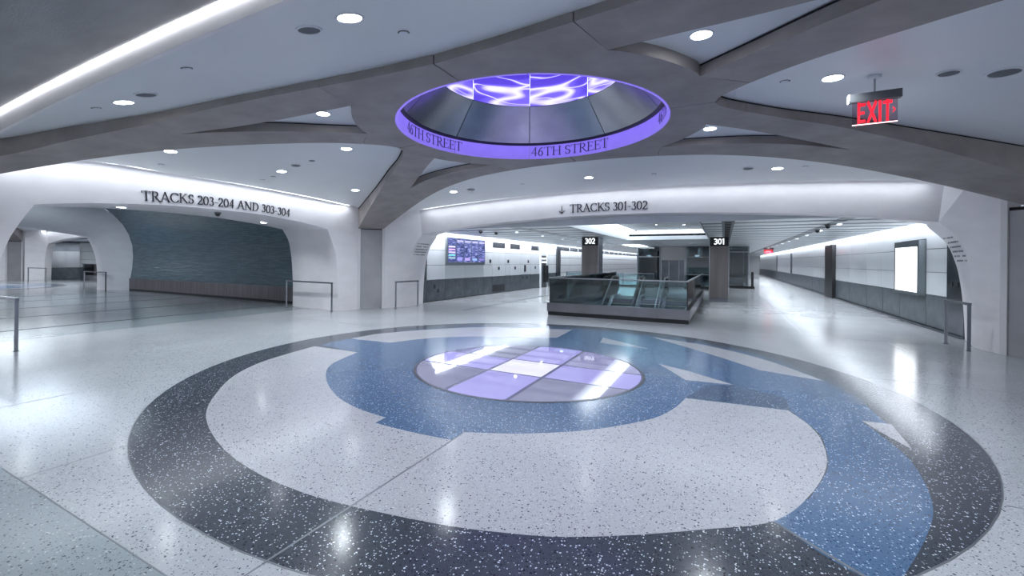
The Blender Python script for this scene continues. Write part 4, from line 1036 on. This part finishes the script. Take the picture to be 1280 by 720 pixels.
# ---------------------------------------------------------------- track columns
def column(x0, x1, ya, yb, txt, lab):
    t = thing('track_column', lab, 'column', ((x0+x1)/2, (ya+yb)/2, 0))
    obj('cladding', MB().box(x0+.03, ya, .16, x1-.03, yb, 2.30), 'bronze', t)
    for xa in (x0, x1-.03): obj('corner_trim', MB().box(xa, ya-.005, .0, xa+.03, yb+.005, 2.66), 'steel', t)
    obj('kick_plate', MB().box(x0+.03, ya-.008, 0, x1-.03, yb+.008, .15), 'steel_dark', t)
    s = obj('sign_box', MB().box(x0+.03, ya-.012, 2.30, x1-.03, yb+.012, 2.66), 'black', t)
    hh = .235; wd = width(txt, SG, hh); xm = (x0+x1)/2
    def f(sv): return Vector((xm-wd/2+sv, ya-.016, 2.37)), Vector((1, 0, 0)), Vector((0, 0, 1))
    for o in [1]:
        off = WL[t.name]
        put_text(txt, SG, hh, t, 'digit', f, 0, .03)
column(2.06, 2.80, 14.4, 15.1, '301', 'bronze-clad column with lit number 301 right of the escalators')
column(-2.80, -2.06, 12.5, 13.2, '302', 'bronze-clad column with lit number 302 behind the escalator parapet')

# ---------------------------------------------------------------- escalator enclosure
ex0, ex1, ey0, ey1 = -2.05, 1.85, 6.33, 15.6
t = thing('escalator_parapet', 'steel plinth with teal glass parapet around the escalator well', 'parapet', (-.1, 11, 0))
def plinth(x0, y0, x1, y1):
    obj('plinth', MB().box(x0, y0, .11, x1, y1, .37), 'plinth_steel', t)
    ix = .03
    obj('kick_recess', MB().box(x0+ix, y0+ix, 0, x1-ix, y1-ix, .11), 'black', t)
plinth(ex0, ey0, ex1, ey0+.14); plinth(ex0, ey0+.142, ex0+.14, ey1); plinth(ex1-.14, ey0+.142, ex1, ey1)
n = 3
gy0 = ey0+.06
for i in range(n):
    a = ex0+.06+(ex1-ex0-.12)*i/n; b_ = ex0+.06+(ex1-ex0-.12)*(i+1)/n
    obj('glass_panel', MB().box(a+.006, gy0, .37, b_-.006, gy0+.016, 1.09), 'glass', t)
for xx in (ex0+.06, ex1-.076):
    for i in range(5):
        a = gy0+.02+(ey1-gy0)*i/5; b_ = gy0+.02+(ey1-gy0)*(i+1)/5
        obj('glass_panel', MB().box(xx, a+.006, .37, xx+.016, b_-.012, 1.09), 'glass', t)
    obj('top_rail', MB().box(xx-.015, gy0+.03, 1.09, xx+.03, ey1, 1.125), 'steel', t)
    obj('corner_post', MB().box(xx-.004, gy0-.004, .37, xx+.02, gy0+.022, 1.09), 'black', t)
obj('top_rail', MB().box(ex0+.045, gy0-.015, 1.09, ex1-.045, gy0+.03, 1.125), 'steel', t)
# well
wm = MB(); D = -3.2
wm.box(HX0-.05, HY0, D, HX0, HY1, 0); wm.box(HX1, HY0, D, HX1+.05, HY1, 0); wm.box(HX0-.05, HY0-.05, D, HX1+.05, HY0, 0); wm.box(HX0-.05, HY0-.05, D-.05, HX1+.05, HY1, D)
obj('wall_well', wm, 'stone_panel', kind='structure')
def escalator(xa, xb, lab):
    e = thing('escalator', lab, 'escalator', ((xa+xb)/2, 10.5, D), 'escalators going down in the well')
    yt, sl = 14.0, math.tan(math.radians(30)); yb = 8.6
    def zz(y): return 0 if y > yt else -(yt-y)*sl
    # truss
    for x in (xa, xb-.16):
        mb = MB(); pts = [(15.4, .0), (yt, 0.0), (yb, zz(yb)), (yb, zz(yb)-.5), (yt, -.5), (15.4, -.5)]
        vs = [(xx, y, z+.10) for xx in (x, x+.16) for y, z in pts]; n = 6
        mb.add(vs, [tuple(range(n)), tuple(range(2*n-1, n-1, -1))]+[(i, i+n, (i+1) % n+n, (i+1) % n) for i in range(n)])
        obj('skirt_deck', mb, 'steel', e)
        xm = x+.08
        mb = MB(); gp = [(15.1, .12), (yt, .12), (yb, zz(yb)+.12), (yb, zz(yb)+.9), (yt, .92), (15.0, .92), (15.3, .6)]
        n = 7; vs = [(xx, y, z) for xx in (xm-.006, xm+.006) for y, z in gp]
        mb.add(vs, [tuple(range(n)), tuple(range(2*n-1, n-1, -1))]+[(i, i+n, (i+1) % n+n, (i+1) % n) for i in range(n)])
        obj('balustrade_glass', mb, 'glass', e)
        hp = [(yb, zz(yb)+.93), (yt, .95), (15.0, .95), (15.2, .9), (15.33, .75), (15.36, .58), (15.3, .4), (15.15, .25)]
        obj('handrail', MB().tube([(xm, y, z) for y, z in hp], .035, 8), 'rubber', e, smooth=True)
        obj('handrail_guide', MB().tube([(xm, y, z-.05 if i < 3 else z-.03) for i, (y, z) in enumerate(hp[:4])], .02, 6), 'steel', e, smooth=True)
    cache = None
    for k in range(24):
        y = yt-k*.35; z = -(k+1)*.2 if k else -.0
        z = max(-k*.202, -k*.202)
        if y < yb: break
        if cache is None:
            q = MB().box(-(xb-xa)/2+.17, -.36, -.2, (xb-xa)/2-.17, 0, 0); cache = bpy.data.meshes.new('step'); cache.from_pydata(q.v, [], q.f); cache.materials.append(M['tread'])
            q = MB().box(-(xb-xa)/2+.17, -.365, .0, (xb-xa)/2-.17, -.33, .004); c2 = bpy.data.meshes.new('tread_edge'); c2.from_pydata(q.v, [], q.f); c2.materials.append(M['yellow'])
        s = link('step', cache, e, Vector(((xa+xb)/2, y, z))-WL[e.name]); link('tread_edge', c2, s)
    obj('landing_plate', MB().box(xa+.16, yt+.001, -.02, xb-.16, 15.39, .012), 'tread', e)
escalator(-1.88, -.55, 'escalator going down on the left side of the well')
escalator(.32, 1.68, 'escalator going down on the right side of the well')
# the stair between them
st = thing('staircase', 'dark stair between the two escalators in the well', 'stairs', (-.1, 11, D))
for k in range(16):
    s = obj('stair_tread', MB().box(-.5, 14.0-.31*(k+1), -.17*(k+1)-.17, .28, 14.0-.31*k, -.17*k), 'tread', st)
    if k < 4: obj('nosing', MB().box(-.5, 14.0-.31*(k+1), -.17*k, .28, 14.0-.31*(k+1)+.03, -.17*k+.003), 'yellow', s)
obj('landing', MB().box(-.5, 14.0, -.1, .28, 15.4, 0.002), 'tread', st)
for x in (-.47, .25):
    obj('stair_handrail', MB().tube([(x, 14.3, .9), (x, 14.0, .9), (x, 9.6, .9-4.4*.548)], .02, 8), 'steel', st, smooth=True)
    obj('newel', MB().tube([(x, 14.25, 0), (x, 14.25, .9)], .018, 8), 'steel', st, smooth=True)

# ---------------------------------------------------------------- elevator core and rails
t = thing('elevator_core', 'glass elevator shafts around a steel portal behind the escalators', 'elevator', (-.3, 26, 0))
obj('steel_portal', MB().box(-1.04, 25.0, 1.75, .36, 25.3, 2.66), 'portal', t)
for x in (-1.10, .34): obj('portal_post', MB().box(x, 24.97, 0, x+.09, 25.2, 2.66), 'steel', t)
obj('portal_door', MB().box(-1.0, 25.2, 0, .34, 25.24, 1.75), 'steel_dark', t)
obj('door_frame', MB().box(-.62, 25.14, 0, -.55, 25.2, 1.75), 'steel', t); obj('door_frame', MB().box(.0, 25.14, 0, .05, 25.2, 1.75), 'steel', t)
for xa, xb in ((-2.6, -1.12), (.45, 2.0)):
    obj('shaft_glass', MB().box(xa, 25.0, .1, xb, 25.02, 2.66), 'glass_dark', t)
    obj('shaft_back', MB().box(xa, 27.5, 0, xb, 27.6, 2.66), 'steel_dark', t)
    obj('dark_column', MB().box((xa+xb)/2-.12, 26.2, 0, (xa+xb)/2+.14, 26.5, 2.66), 'black', t)
    for x in (xa, xb-.04): obj('mullion', MB().box(x, 24.98, 0, x+.04, 25.06, 2.66), 'steel', t)
    obj('cross_rail', MB().box(xa, 24.98, 1.95, xb, 25.0, 1.99), 'steel', t)
    obj('cab', MB().box(xa+.15, 25.4, .1, xb-.5, 26.1, 1.9), 'steel_dark', t)
    obj('base', MB().box(xa, 24.95, 0, xb, 25.05, .1), 'black', t)
obj('cab_lamp', MB().box(-2.0, 25.3, 1.95, -1.75, 25.35, 2.1), 'digit', t); obj('cab_lamp', MB().box(.95, 25.3, 1.95, 1.2, 25.35, 2.1), 'digit', t)
t = thing('glass_enclosure', 'full-height glass smoke enclosure right of column 301', 'glass enclosure', (3.5, 27.5, 0))
obj('plinth', MB().box(2.3, 25.9, 0, 4.3, 26.05, .16), 'black', t)
for i, (xa, xb) in enumerate(((2.35, 3.0), (3.02, 3.95))): obj('glass_panel', MB().box(xa, 25.95, .16, xb, 25.97, 2.66), 'glass_dark', t)
for i in range(4): obj('glass_panel', MB().box(3.93, 26.0+1.7*i, .16, 3.95, 27.66+1.7*i, 2.66), 'glass_dark', t)
obj('header', MB().box(2.3, 25.93, 2.28, 3.97, 25.99, 2.34), 'steel', t); obj('corner_post', MB().box(3.93, 25.9, .1, 4.0, 25.99, 2.66), 'steel', t)
obj('low_post', MB().box(4.1, 25.85, 0, 4.24, 25.95, 1.05), 'black', t); obj('escalator_head', MB().box(2.5, 26.3, .1, 3.7, 29, .6), 'steel', t)
obj('inner_wall', MB().box(2.3, 32.8, 0, 3.9, 32.9, 2.66), 'steel_dark', t)
def rail_line(xa, xb, y, lab, h=.9):
    t = thing('guard_rail', lab, 'railing', ((xa+xb)/2, y, 0), 'guard rails before the elevator core')
    obj('handrail', MB().box(xa, y-.03, h-.04, xb, y+.03, h), 'steel', t)
    n = max(2, int((xb-xa)/1.6)+1)
    for i in range(n):
        x = xa+.03+(xb-xa-.06)*i/(n-1); obj('post', MB().box(x-.02, y-.02, .0, x+.02, y+.02, h-.04), 'steel_dark', t)
    for i in range(n-1):
        x = xa+.03+(xb-xa-.06)*i/(n-1); x2 = xa+.03+(xb-xa-.06)*(i+1)/(n-1); obj('glass_panel', MB().box(x+.03, y-.006, .12, x2-.03, y+.006, h-.06), 'glass', t)
    obj('base', MB().box(xa, y-.04, 0, xb, y+.04, .12), 'black', t)
rail_line(-7.1, -1.3, 23.6, 'long glass guard rail left of the steel portal'); rail_line(.45, 2.2, 23.6, 'short glass guard rail right of the steel portal')
for x, y in ((-3.3, 30), (-4.6, 40)):
    tag(obj('dark_column', MB().box(x, y, 0, x+.45, y+.45, 2.66), 'black'), 'dark square column far back in the left concourse, %s' % ('nearer' if y == 30 else 'farther'), 'column')

# ---------------------------------------------------------------- U-shaped rails at the piers
def urail(p, q, lab, h=.90):
    t = thing('hoop_rail', lab, 'railing', ((p[0]+q[0])/2, (p[1]+q[1])/2, 0), 'steel hoop rails at the piers')
    P, Q = Vector((*p, 0)), Vector((*q, 0)); d = (Q-P).normalized()
    for o in (P, Q): obj('post', MB().bar(o, o+Vector((0, 0, h-.045)), .05, .02, d), 'steel', t)
    obj('top_bar', MB().bar(P-d*.025+Vector((0, 0, h-.022)), Q+d*.025+Vector((0, 0, h-.022)), .05, .045), 'steel', t)
    for o in (P, Q): obj('foot_plate', MB().lathe([(.045, 0), (.045, .006), (.0005, .007)], o.x, o.y, 14), 'steel_dark', t)
urail((-10.09, 3.5), (-7.86, 3.38), 'steel hoop rail at the right foot of the left lettered arch')
urail((-7.88, -3.38), (-10.1, -3.45), 'steel hoop rail at the left frame edge')
urail((-6.82, 5.1), (-6.80, 6.25), 'steel hoop rail left of the escalator arch below the departure board')
urail((6.6, 6.2), (6.64, 5.36), 'steel hoop rail at the right pier')
urail((-23.25, 3.65), (-25.4, 3.6), 'small hoop rail at the far end of the tiled passage')
urail((-36.3, 4.6), (-34.4, 4.86), 'distant hoop rail at the far left')
